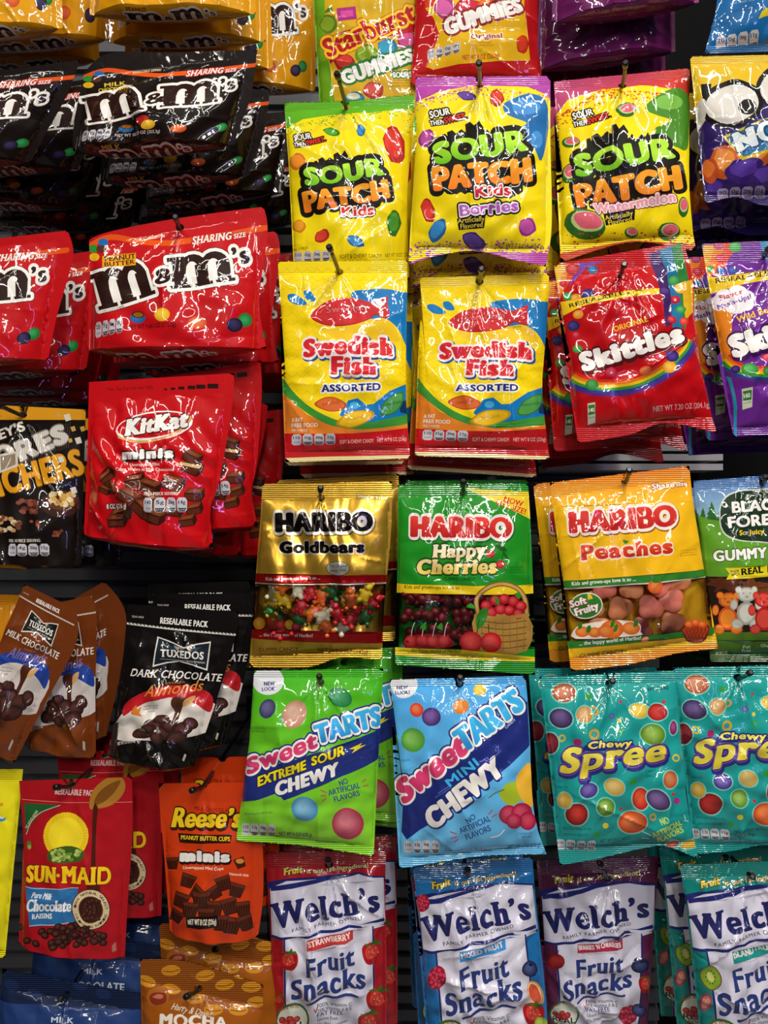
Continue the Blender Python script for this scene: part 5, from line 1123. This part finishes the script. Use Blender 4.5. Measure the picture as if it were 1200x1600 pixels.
yl = mm('chocolate_pouch', 'yellow', 'yellow peanut pouch cut by the top corner of the photo, weight line readable', [(-140, -185), (92, -190), (98, 44), (-150, 62)], 0.0, seed=4, T=.03, pitch=6)
behind(yl.root, 'narrow strip of yellow pouch between the two front yellow pouches', .06, 46, -30)
behind(yl.root, 'shaded yellow pouch under the corner pouch, logo on its foot', .12, 0, -40)
dk = mm('chocolate_pouch', 'dark', 'dark brown milk chocolate pouch with glare along its lower front, complete logo visible', [(132, 112), (402, 78), (366, 226), (114, 236)], -.01, seed=5, T=.044, pitch=10, wr=1.4,
        left=[(116, 190)], top=[(170, 84), (257, 82)], right=[(392, 150), (372, 205)])
for j, (y, dx, dz, r) in enumerate(((.082, 4, 2, 0), (.16, 40, -6, -3), (.235, -4, 0, 1), (.30, 44, -16, -2))):
    behind(dk.root, ('dark brown pouch right behind the glaring one, foot logo just below it', 'dark brown pouch with its right end and candy print beside the fuller black pouch', 'dark brown pouch with a dim foot logo, third down under the glaring pouch',
                     'dark brown pouch nearest the grey slats, only a sliver of letters showing')[j], y, dx, dz, r)
dl = mm('chocolate_pouch', 'dark', 'dark brown milk chocolate pouch cut by the photo edge, leaning inward with a bright crease', [(-138, 128), (125, 94), (48, 254), (-175, 238)], -.01, seed=6, T=.042, pitch=10, wr=1.4, right=[(104, 150), (68, 215)])
for j, (y, dx, dz, r) in enumerate(((.075, 34, -28, -2), (.15, 0, -6, 0), (.225, 0, 0, 0), (.30, 0, 6, 0))):
    behind(dl.root, ('dark brown pouch tucked between the cut-off black pouch and the glaring one', 'dark brown pouch below the cut-off black one, foot logo bright', 'dark brown pouch foot, second below the cut-off black pouch', 'lowest dark brown pouch above the cut-off red pouch')[j], y, dx, dz, r)
rd = mm('chocolate_pouch', 'red', 'red peanut butter chocolate pouch with complete brown and white logo', QRED, -.01, hk=((281, 355), 'black hook holding the red peanut butter pouch', .04, (274, 338)), seed=7, T=.04, pitch=5,
        left=[(141, 440), (144, 510)], top=[(176, 361), (279, 341)], right=[(418, 365), (405, 470)])
for j, (y, dx, dz, r) in enumerate(((.075, 6, 2, 0), (.15, 32, 4, 0), (.225, 26, 10, 2))):
    behind(rd.root, ('red pouch right behind the whole peanut butter pouch, foot logo below it', 'red pouch showing as a strip beside the yellow fish bag', 'red pouch furthest back with its foot over the grey slats')[j], y, dx, dz, r)
rl = mm('chocolate_pouch', 'red', 'red peanut butter pouch cut by the photo edge, brown letter m showing', [(-165, 392), (106, 360), (75, 562), (-190, 560)], -.01, seed=8, T=.04, pitch=5, right=[(114, 402), (90, 490)])
for j, (y, dx, dz, r) in enumerate(((.075, 22, 2, -2), (.15, 0, 14, 0), (.225, 0, 20, 0))):
    behind(rl.root, ('red pouch behind the cut-off red pouch, green candy at its corner', 'red pouch foot with logo under the cut-off red pouch', 'lowest red pouch foot over the slats beside the photo edge')[j], y, dx, dz, r)

cr = bag('snack_pouch', 'black chocolate cluster pouch with gold band and gold lettering, cut by the photo edge', [(-105, 628), (134, 640), (127, 884), (-105, 876)], .0, crunchers, C7, '120906', 'chocolate pouch', kind='pouch', T=.022, seal=(.1, .99), hk=((36, 648), 'black hook over the gold band of the black cluster pouch', .05, (-4, 630)), seed=9, parts=('header', 'foot'), back='1a0f0d', wr=1.2)
behind(cr.root, 'black cluster pouch deep in shade behind the wafer pouch', .07, 34, 6)
kk = bag('chocolate_pouch', 'bright red mini wafer bar pouch with brown bars printed below', [(139, 597), (366, 583), (333, 856), (131, 836)], -.02, wafer_minis, C7, 'c60a14', 'chocolate pouch', kind='pouch', T=.03, seal=(.09, .99), bands=((.105, .13, 'zip_strip'),), gusset=choc_minis_gusset(), seed=10, parts=('header', 'foot'), pitch=4, right=[(362, 640), (345, 740), (330, 800)], left=[(137, 700), (135, 780)], wr=2.0)
behind(kk.root, 'red wafer pouch swung out to the side with bars and serving figures showing', .06, 56, -22, -6)
behind(kk.root, 'red wafer pouch foot hanging lowest behind the front wafer pouch', .125, 14, 16, 3)
behind(kk.root, 'dim red wafer pouch furthest back by the slats', .19, 66, 30, -4)

# ---- almond pouches
QT = [(200, 944), (373, 956), (303, 1197), (170, 1182)]
tk = bag('almond_pouch', 'black dark chocolate almond pouch with red swoosh, standing in front', QT, -.02, tux, C10, '0c0807', 'almond pouch', kind='pouch', T=.02, seal=(.12, .99), bands=((.145, .17, 'zip_strip'),), seed=11, parts=('header', 'foot'), left=[(200, 977), (188, 1080)], right=[(370, 985), (352, 1050), (333, 1110)], wr=2.2)
behind(tk.root, 'black almond pouch behind the front black one, shifted aside', .04, 40, -14, -4)
behind(tk.root, 'black almond pouch furthest back, only its crumpled header seen', .08, 24, -26, -6)
def brown(label, quad, y, seed, **kw):
    return bag('almond_pouch', label, quad, y, lambda a: tux(a, True), C10, '6e3310', 'almond pouch', src=QT, kind='pouch', T=.015, seal=(.12, .99), seed=seed, parts=('header', 'foot'), group='brown almond pouches', wr=2.0, **kw)
brown('brown milk chocolate almond pouch furthest forward, tilted with a blue band', [(38, 913), (119, 952), (23, 1191), (-78, 1128)], -.04, 12, right=[(119, 1005), (70, 1100)], left=[(18, 985), (-20, 1060)])
brown('brown almond pouch in the middle of the three, upright with almonds at its foot', [(42, 952), (141, 931), (150, 1183), (40, 1166)], .0, 13, right=[(151, 960), (149, 1080)])
brown('brown almond pouch rearmost of the three with a peaked dark corner', [(92, 950), (163, 908), (166, 1150), (84, 1160)], .035, 14, right=[(196, 957), (190, 1040)])
bag('snack_bag', 'plain golden orange snack bag at the photo edge behind the brown almond pouch', [(-120, 925), (42, 930), (12, 1160), (-120, 1160)], .05, gold_side, C10, 'd98c14', T=.02, seed=15, finish='matte')

# ---- raisins, cups and the bottom corner
sm = bag('raisin_pouch', 'red chocolate raisin pouch with yellow sun disc and blue ribbon', [(30, 1220), (206, 1214), (195, 1495), (29, 1474)], -.02, raisins, C13, 'a8151f', 'raisin pouch', kind='pouch', T=.018, seal=(.1, .99), bands=((.115, .135, 'zip_strip'),), hk=((112, 1226), 'black hook through the red raisin pouch', .035, (88, 1228)), seed=16, finish='matte', parts=('header', 'foot'), left=[(40, 1300), (46, 1420)], right=[(207, 1300), (199, 1420)], wr=.8)
behind(sm.root, 'red raisin pouch behind, its edge peeping past the front one', .06, 34, -20, -2)
behind(sm.root, 'dark red raisin pouch furthest back beside the orange cup pouch', .1, 30, -36, 2)
rs = bag('chocolate_pouch', 'orange peanut butter cup pouch with yellow script', [(248, 1224), (398, 1222), (403, 1464), (266, 1458)], .0, cup_minis, C13, 'c93a0e', 'chocolate pouch', kind='pouch', T=.02, seal=(.1, .99), bands=((.115, .14, 'zip_strip'),), hk=((318, 1226), 'black hook through the orange cup pouch', .03, (301, 1233)), seed=17, parts=('header', 'foot'), left=[(253, 1300), (259, 1440)], right=[(410, 1320), (411, 1400)])
behind(rs.root, 'orange cup pouch behind, header raised above the front one', .05, 16, -20)
bag('snack_bag', 'plain yellow bag at the photo edge beside the raisin pouch', [(-110, 1200), (36, 1202), (8, 1496), (-110, 1500)], -.01, yellow_side, C13, 'e8dc1c', T=.02, seed=18, finish='matte')
bl = bag('chocolate_bag', 'dark blue milk chocolate bag with white lettering in the bottom corner', [(4, 1514), (220, 1552), (222, 1790), (-20, 1770)], -.02, blue_choc, C13, '223a6e', 'chocolate bag', T=.028, seal=(.13, .94), hk=((104, 1553), 'black hook through the dark blue chocolate bag', .02, (96, 1558)), seed=19, finish='matte', top=[(124, 1536)])
behind(bl.root, 'dark blue bag behind the lettered one, top edge in shade', .06, 16, -28)
behind(bl.root, 'dark blue bag furthest back under the raisin pouch', .11, 40, -52)
mo = bag('truffle_bag', 'brown mocha truffle bag with gold coffee beans along its top', [(219, 1499), (411, 1545), (408, 1780), (225, 1770)], -.02, mocha, C13, '9a5210', 'chocolate bag', T=.028, seal=(.12, .94), hk=((310, 1544), 'black hook through the front coffee bean bag', .03, (292, 1555)), seed=20, finish='matte', top=[(290, 1502), (400, 1535)])
behind(mo.root, 'brown coffee bean bag behind, its top edge raised', .05, 20, -24, -2)

# ---- first column of gummies
s1 = bag('gummy_bag', 'green edged yellow sour gummies bag at the top, mostly covered below', [(484, -80), (668, -92), (662, 200), (502, 204)], .09, sours_star, C2, 'd3a81a', T=.02, seed=21)
s2 = bag('gummy_bag', 'red and yellow original gummies bag at the top', [(652, -150), (843, -150), (846, 136), (642, 132)], .07, orig_star, C2, 'c2161c', T=.022, seed=22, left=[(650, 0)])
behind(s2.root, 'dark red gummies bag behind the red and yellow one', .05, 14, 6)
k1 = bag('sour_gummy_bag', 'yellow sour gummies bag with green speckled top', [(444, 161), (648, 148), (640, 436), (460, 438)], .02, sour_kids, C2, 'fadf10', T=.024, hk=((541, 169), 'black hook rising from the green topped sour bag', .09, (526, 112)), seed=23, top=[(545, 158)], right=[(646, 200), (636, 310)], left=[(449, 210), (456, 320)], seal=(.045, .96))
behind(k1.root, 'yellow sour bag with green top hidden behind its twin', .05, 12, 4)
k2 = bag('sour_gummy_bag', 'yellow sour berry gummies bag with magenta top and foot', [(649, 121), (860, 119), (853, 416), (638, 414)], -.02, sour_berries, C2, 'fadf10', T=.026, hk=((749, 134), 'black hook over the magenta topped sour bag', .08, (748, 96)), seed=24, right=[(860, 220), (862, 350)], left=[(651, 220), (653, 340)], bottom=[(800, 405), (742, 392), (681, 400)])
behind(k2.root, 'magenta footed sour bag just behind, print showing below the front one', .05, 8, 16)
behind(k2.root, 'second magenta footed sour bag further back, lowest foot over the yellow fish bag', .1, 6, 30, 2)
k3 = bag('sour_gummy_bag', 'yellow sour watermelon gummies bag with red speckled top', [(865, 128), (1078, 107), (1088, 392), (876, 410)], .02, sour_melon, C3, 'fadf10', T=.026, hk=((971, 136), 'black hook over the red topped watermelon sour bag', .07, (977, 96)), seed=25, right=[(1076, 180), (1073, 300)], left=[(866, 180), (879, 300)], bottom=[(987, 378)])
behind(k3.root, 'watermelon sour bag hidden behind its front twin', .05, -8, 8)
QF = [(434, 409), (637, 407), (641, 716), (446, 722)]
f1 = bag('fish_gummy_bag', 'yellow fish gummies bag with red fish, nearer the chocolate pouches', QF, -.01, fish_bag, C5, 'f9d80f', T=.02, hk=((530, 425), 'black hook bending out of the fish bag nearer the chocolate', .085, (514, 383)), seed=26, right=[(636, 470), (634, 610)], left=[(437, 470), (447, 590)], group='fish gummies', seal=(.06, .95))
behind(f1.root, 'fish bag behind, red corner showing beside the chocolate side twin', .04, -8, 4, 1)
behind(f1.root, 'fish bag furthest back with its yellow foot below the chocolate side one', .08, 12, 20)
f2 = bag('fish_gummy_bag', 'yellow fish gummies bag with red fish, next to the red rainbow candy', [(656, 434), (858, 428), (859, 718), (648, 712)], .01, fish_bag, C5, 'f9d80f', src=QF, T=.02, hk=((749, 440), 'black hook out of the fish bag next to the rainbow candy', .07, (752, 418)), seed=27, right=[(856, 483), (846, 608)], left=[(657, 500), (667, 600)], group='fish gummies', seal=(.06, .95))
behind(f2.root, 'fish bag behind the rainbow side twin, twisted with red foot lower', .04, -10, 22, 2)
behind(f2.root, 'fish bag third back, edge peeping at the side of the rainbow side twin', .08, -16, 8, 1)

# ---- rainbow candies
sk = bag('rainbow_candy_pouch', 'red rainbow candy pouch with white lettering, tilted', [(865, 413), (1067, 378), (1120, 676), (903, 692)], -.03, skittles, C6, 'b80812', 'rainbow candy pouch', T=.026, hk=((967, 432), 'black hook through the red rainbow pouch', .045, (975, 412)), seed=28, right=[(1083, 440), (1088, 560)], left=[(870, 467), (890, 560)], bottom=[(1040, 661), (980, 680)], pinked=False, wr=1.5, seal=(.1, .95))
for j, (y, dx, dz, r) in enumerate(((.05, -22, 16, 4), (.1, -34, 28, 6), (.15, -14, 32, 2))):
    behind(sk.root, ('red rainbow pouch right behind, foot showing beneath the tilted one', 'red rainbow pouch further back, striped side showing next to the fish bag', 'dark red rainbow pouch deepest, above the white bars')[j], y, dx, dz, r)
wb = bag('rainbow_candy_pouch', 'purple wild berry rainbow candy pouch with teal edge', [(1096, 381), (1312, 372), (1352, 672), (1146, 682)], -.01, wildberry, C6, '6a2390', 'rainbow candy pouch', T=.026, seed=29, left=[(1098, 440), (1113, 510), (1133, 575), (1142, 640)], pinked=False, hk=((1195, 398), 'black hook by the purple rainbow pouch', .04, (1200, 388)), wr=1.3, seal=(.1, .95))
behind(wb.root, 'purple rainbow pouch behind, its teal edge a step to the side', .05, -14, 2, 1)
behind(wb.root, 'purple rainbow pouch furthest back above the white bars', .1, -18, 20)

# ---- windowed gummi bags
g1 = bag('gummi_bear_bag', 'gold foil gummi bear bag with clear window', [(410, 756), (612, 752), (597, 1030), (389, 1043)], .0, goldbears, C8, 'cfa33a', T=.022, finish='foil', hk=((501, 778), 'black hook through the gold foil bag', .03, (501, 762)), seed=30, right=[(611, 830), (600, 950)], left=[(407, 810), (400, 940)], seal=(.09, .94), top=[(540, 758), (500, 766), (460, 757)], bottom=[(530, 1028), (480, 1042)])
behind(g1.root, 'gold foil gummi bag behind, its edge beside the green cherry bag', .06, 22, -12, -2)
g2 = bag('gummi_cherry_bag', 'green gummi cherry bag with clear window and printed basket', [(622, 758), (825, 756), (836, 1054), (617, 1038)], .0, cherries, C8, '1d8a20', T=.022, finish='clear', hk=((724, 770), 'black hook through the green cherry bag', .03, (724, 752)), seed=31, right=[(829, 820), (834, 950)], left=[(623, 830), (621, 960)], seal=(.07, .93))
behind(g2.root, 'green cherry bag behind, showing past the basket side', .06, 14, -10)
g3 = bag('gummi_peach_bag', 'orange gummi peach bag with clear window', [(859, 755), (1077, 728), (1122, 1013), (892, 1048)], -.01, peaches, C9, 'f0b818', T=.022, finish='clear', hk=((977, 752), 'black hook through the orange peach bag', .035, (983, 734)), seed=32, right=[(1085, 800), (1102, 900)], left=[(866, 820), (884, 940)], seal=(.08, .94), bottom=[(1060, 1020), (980, 1038)])
behind(g3.root, 'orange peach bag behind, swung toward the cherry bag', .05, -18, 2, 1)
behind(g3.root, 'orange peach bag third back, foot below the front one', .09, 6, 16, -1)
g4 = bag('gummi_bear_bag', 'green and blue bear gummies bag with dark oval', [(1083, 752), (1300, 735), (1312, 1035), (1110, 1034)], .0, forest, C9, '6a9a2a', T=.022, hk=((1192, 754), 'black hook at the photo edge through the blue and green bear bag', .03, (1196, 744)), seed=33, left=[(1092, 810), (1104, 910)])
behind(g4.root, 'bear gummies bag behind the blue and green one', .05, 0, 10)

# ---- tart candies and fruit chews
t1 = bag('tart_candy_bag', 'green extreme sour tart candy bag', [(397, 1048), (599, 1045), (584, 1338), (369, 1313)], -.01, lambda a: tarts(a, False), C11, ('lin', (300, 60), (300, 700), '3fae18', '8fdc32'), T=.024, hk=((501, 1066), 'black hook through the green tart bag', .025, (499, 1056)), seed=34, right=[(595, 1120), (589, 1226)], left=[(392, 1150), (386, 1240)], bottom=[(540, 1330), (470, 1320)], seal=(.05, .95))
behind(t1.root, 'green tart bag behind, dim side past the front one', .06, 42, -16, -2)
behind(t1.root, 'dark green tart bag deepest with a row of serving figures', .1, 44, 14, -2)
t2 = bag('tart_candy_bag', 'sky blue mini chewy tart candy bag', [(609, 1062), (821, 1056), (854, 1334), (624, 1357)], -.03, lambda a: tarts(a, True), C11, ('lin', (700, 60), (700, 760), '4ba6e6', '6cc0ee'), T=.026, hk=((718, 1068), 'black hook through the sky blue tart bag', .025, (719, 1058)), seed=35, right=[(826, 1120), (829, 1234), (838, 1290)], left=[(613, 1130), (632, 1240)], bottom=[(800, 1335), (737, 1339)], seal=(.05, .95))
QS = [(843, 1058), (1055, 1048), (1092, 1342), (875, 1352)]
p1 = bag('chewy_candy_bag', 'teal chewy candy bag with printed round sweets, complete front', QS, -.02, spree, C12, '1d9a96', T=.026, hk=((952, 1068), 'black hook with its tip out of the complete teal bag', .045, (957, 1062)), seed=36, right=[(1059, 1110), (1068, 1237)], left=[(850, 1150), (866, 1260)], bottom=[(1040, 1322), (1000, 1326), (940, 1340)], group='teal chewy candy', seal=(.06, .95), wr=1.4)
behind(p1.root, 'teal candy bag behind, darker edge beside the sky blue bag', .055, -14, 6, 2)
p2 = bag('chewy_candy_bag', 'teal chewy candy bag cut by the photo edge', [(1050, 1044), (1262, 1038), (1300, 1330), (1086, 1334)], .0, spree, C12, '1d9a96', src=QS, T=.026, hk=((1152, 1058), 'black hook with its tip out of the cut-off teal bag', .05, (1172, 1049)), seed=37, left=[(1058, 1130), (1072, 1250)], bottom=[(1200, 1320), (1140, 1330)], group='teal chewy candy', seal=(.06, .95), wr=1.4)
behind(p2.root, 'teal candy bag behind the cut-off one, foot just below it', .05, -6, 18)

# ---- fruit snacks
QW = [(415, 1332), (603, 1328), (604, 1640), (426, 1640)]
GW = 'fruit snack bags'
def fruit_snack(label, quad, y, seed, base, strip, flavour, fruits, hk, **kw):
    return bag('fruit_snack_bag', label, quad, y, lambda a: snacks(a, base, strip, flavour, fruits), C14, base, src=QW, T=.027, seed=seed, group=GW, hk=hk, seal=(.07, .95), wr=2.2, **kw)
w1 = fruit_snack('red strawberry fruit snack bag with white panel', QW, .04, 38, 'a81c26', 'c23a38', 'STRAWBERRY', [('strawberry', 152, 600, 52), ('strawberry', 545, 560, 56), ('strawberry', 570, 780, 62), ('strawberry', 530, 888, 60), ('strawberry', 110, 790, 30)], ((514, 1350), 'black hook through the strawberry snack bag', .02, (513, 1343)), right=[(602, 1400), (604, 1520)], left=[(416, 1400), (424, 1500)])
behind(w1.root, 'red strawberry snack bag behind, white edge past the front one', .05, 18, 4)
w2 = fruit_snack('blue mixed fruit snack bag with raspberry and orange slices', [(645, 1355), (832, 1340), (858, 1660), (672, 1670)], .02, 39, '1f6fb0', '2f8fcf', 'MIXED FRUIT', [('raspberry', 130, 620, 52), ('blueberry', 556, 600, 36), ('grapefruit', 575, 715, 50), ('strawberry', 560, 800, 56), ('grape', 590, 850, 30), ('raspberry', 80, 270, 40)], ((731, 1366), 'black hook through the mixed fruit snack bag', .02, (731, 1358)), left=[(648, 1400), (661, 1487)], right=[(837, 1405), (853, 1560)])
behind(w2.root, 'blue fruit snack bag behind, one step toward the strawberry bag', .055, -14, 6, 2)
behind(w2.root, 'blue fruit snack bag furthest back with a yellow side stripe', .11, -22, 0, 3)
w3 = fruit_snack('plum coloured berry and cherry fruit snack bag hanging further back', [(838, 1344), (1030, 1338), (1012, 1626), (856, 1620)], .1, 40, '5f2448', 'b0284e', "BERRIES 'N CHERRIES", [('cherry', 130, 590, 44), ('blueberry', 548, 600, 44), ('strawberry', 590, 700, 50), ('raspberry', 505, 880, 58), ('blueberry', 560, 850, 36)], ((950, 1372), 'black hook over the plum snack bag', .05, (936, 1346)), right=[(1022, 1440), (1014, 1545)], left=[(841, 1400), (850, 1475)])
w4 = fruit_snack('sea green island fruit snack bag with kiwi', [(1062, 1351), (1258, 1343), (1290, 1660), (1100, 1666)], .02, 41, '14807a', '1d8f8a', 'ISLAND FRUITS', [('kiwi', 140, 620, 54), ('fig', 108, 730, 44), ('strawberry', 560, 700, 50)], ((1172, 1366), 'black hook through the island fruit snack bag', .03, (1176, 1368)), left=[(1070, 1394), (1083, 1480)])
behind(w4.root, 'sea green snack bag behind, kiwi edge showing beside the dark gap', .05, -16, 2, 1)
behind(w4.root, 'sea green snack bag furthest back in the dark gap', .1, -22, 8, 2)

# ---- top corner bags
pu = bag('candy_pouch', 'glossy purple pouch at the top, only its lower folds showing', [(870, -170), (1090, -180), (1092, 4), (862, 36)], .0, purple_bag, C3, '6a1a5c', kind='pouch', T=.03, seal=(.06, .99), seed=42, parts=('header', 'foot'), wr=1.5, pitch=6)
behind(pu.root, 'purple pouch second in the stack, wide crumpled foot', .055, -10, 34)
behind(pu.root, 'purple pouch lowest in the stack, above the watermelon sour bag', .11, 0, 66)
bt = bag('candy_bag', 'bright blue bag in the top corner with white serving figures', [(1128, -170), (1335, -170), (1322, 78), (1101, 84)], .0, blue_top, C3, '1768a8', T=.024, seed=43, left=[(1118, 0)])
nb = bag('candy_bag', 'purple and yellow fruit candy bag with big printed eyes', [(1078, 89), (1290, 84), (1304, 316), (1102, 318)], .0, nerdy, C3, '2c1a60', T=.026, seed=44, left=[(1082, 150), (1092, 230)], wr=1.3, bottom=[(1200, 322), (1150, 308)])
behind(nb.root, 'purple fruit candy bag second down, pale foot seal under the eyed bag', .05, 0, 22)
behind(nb.root, 'purple fruit candy bag lowest, above the wild berry pouch', .1, 2, 36)

# ---- candies seen through the clear windows
def gum_mat(name, c): return plain(name, c, .45, 0, .15, Subsurface_Weight=.25, Subsurface_Radius=(.006, .004, .003))
def blob_mesh(name, balls, mat, vox=.0011, sc=1.0):
    bm = bmesh.new()
    for x, y, z, rx, ry, rz in [[q*sc for q in b] for b in balls]:
        r = bmesh.ops.create_icosphere(bm, subdivisions=2, radius=1)
        for v in r['verts']: v.co = Vector((x + v.co.x*rx, y + v.co.y*ry, z + v.co.z*rz))
    me = bpy.data.meshes.new(name); bm.to_mesh(me); bm.free()
    o = bpy.data.objects.new(name, me); COL.objects.link(o)
    md = o.modifiers.new('r', 'REMESH'); md.mode = 'VOXEL'; md.voxel_size = vox; md.use_smooth_shade = True
    m2 = bpy.data.meshes.new_from_object(o.evaluated_get(bpy.context.evaluated_depsgraph_get())); m2.name = name
    bpy.data.objects.remove(o); m2.materials.clear(); m2.materials.append(mat); return m2
u = .001
BEAR = [(0, 0, 0, 5*u, 4*u, 6.5*u), (0, -.5*u, 8.2*u, 4.2*u, 3.6*u, 4*u), (-3*u, 0, 11.6*u, 1.6*u, 1.4*u, 1.7*u), (3*u, 0, 11.6*u, 1.6*u, 1.4*u, 1.7*u), (0, -3.4*u, 7.4*u, 1.8*u, 1.5*u, 1.5*u),
        (-4.6*u, -2*u, 3*u, 1.8*u, 2.6*u, 1.8*u), (4.6*u, -2*u, 3*u, 1.8*u, 2.6*u, 1.8*u), (-3.4*u, -2.6*u, -5.5*u, 2.3*u, 3*u, 2.4*u), (3.4*u, -2.6*u, -5.5*u, 2.3*u, 3*u, 2.4*u)]
def inside(b, name, label, cat, me, px, th, rot, group, k=1.0):
    l = b.hit(np.array([px], float))[0]; h = float(b.h(l, True)[0])
    w = b.hit(np.array([px], float), max(0.0, min(h - th - .002, .012)) * k)[1][0]
    o = bpy.data.objects.new(name, me); COL.objects.link(o); o.location = w; o.rotation_euler = rot
    tag(o, label, cat, group); return o
rr = random.Random(12)
bears = {c: blob_mesh('gummy_bear', BEAR, gum_mat('gum_' + c, h), .0014, 1.55) for c, h in (('red', 'b81420'), ('orange', 'dd6a14'), ('yellow', 'd8b81c'), ('green', '1f6a2a'), ('pale', 'c9c4a8'))}
bpos = [('pale', 428, 925), ('yellow', 446, 938), ('orange', 444, 915), ('pale', 466, 922), ('yellow', 425, 950), ('green', 436, 962), ('red', 470, 948), ('green', 466, 968), ('orange', 488, 958), ('pale', 504, 962), ('red', 486, 925), ('orange', 502, 932), ('green', 520, 926), ('red', 528, 960), ('orange', 548, 938), ('red', 548, 968), ('yellow', 570, 930), ('green', 572, 962), ('red', 456, 978), ('red', 580, 945), ('pale', 536, 980), ('orange', 510, 980), ('red', 440, 985)]
for i, (c, x, y) in enumerate(bpos):
    inside(g1, 'gummy_bear', f'{c} gummy bear inside the gold foil bag window', 'gummy candy', bears[c], (x, y), .0065, (rr.uniform(-.15, .15), rr.uniform(-1.2, 1.2), rr.uniform(-.15, .15)), f'{c} gummy bears in the gold bag')
cher = blob_mesh('gummy_cherry', [(-4*u, 0, 0, 7*u, 4.5*u, 7*u), (6*u, 0, -2*u, 6.5*u, 4.5*u, 6.5*u), (1*u, 0, 8*u, 3*u, 2*u, 4*u)], gum_mat('gum_cherry', '7a0c18'))
for i in range(22):
    x = 640 + (i % 8)*18 + rr.uniform(-4, 4); y = 935 + (i//8)*27 + rr.uniform(-4, 4)
    inside(g2, 'gummy_cherry', 'dark red gummy cherry inside the green bag window', 'gummy candy', cher, (x, y), .0045, (rr.uniform(-.15, .15), rr.uniform(-3, 3), 0), 'gummy cherries in the green bag')
pm = gum_mat('gum_peach', 'f2a06a'); pm2 = gum_mat('gum_peach_pink', 'f08a72')
pe = [blob_mesh('gummy_peach', [(-5*u, 0, 3*u, 13*u, 4*u, 12*u), (5*u, 0, 3*u, 13*u, 4*u, 12*u), (0, 0, -5*u, 11*u, 4*u, 11*u)], m, .0015) for m in (pm, pm2)]
for i, (x, y) in enumerate(((968, 950), (1015, 950), (925, 945), (1050, 940), (940, 982), (1000, 985), (1050, 972), (1030, 915), (985, 918), (946, 918), (1062, 905))):
    inside(g3, 'gummy_peach', ('orange' if i % 2 == 0 else 'pink') + ' sugared gummy peach inside the orange bag window', 'gummy candy', pe[i % 2], (x, y), .005, (rr.uniform(-.08, .08), rr.uniform(-3, 3), rr.uniform(-.08, .08)), ('orange' if i % 2 == 0 else 'pink') + ' gummy peaches in the orange bag')
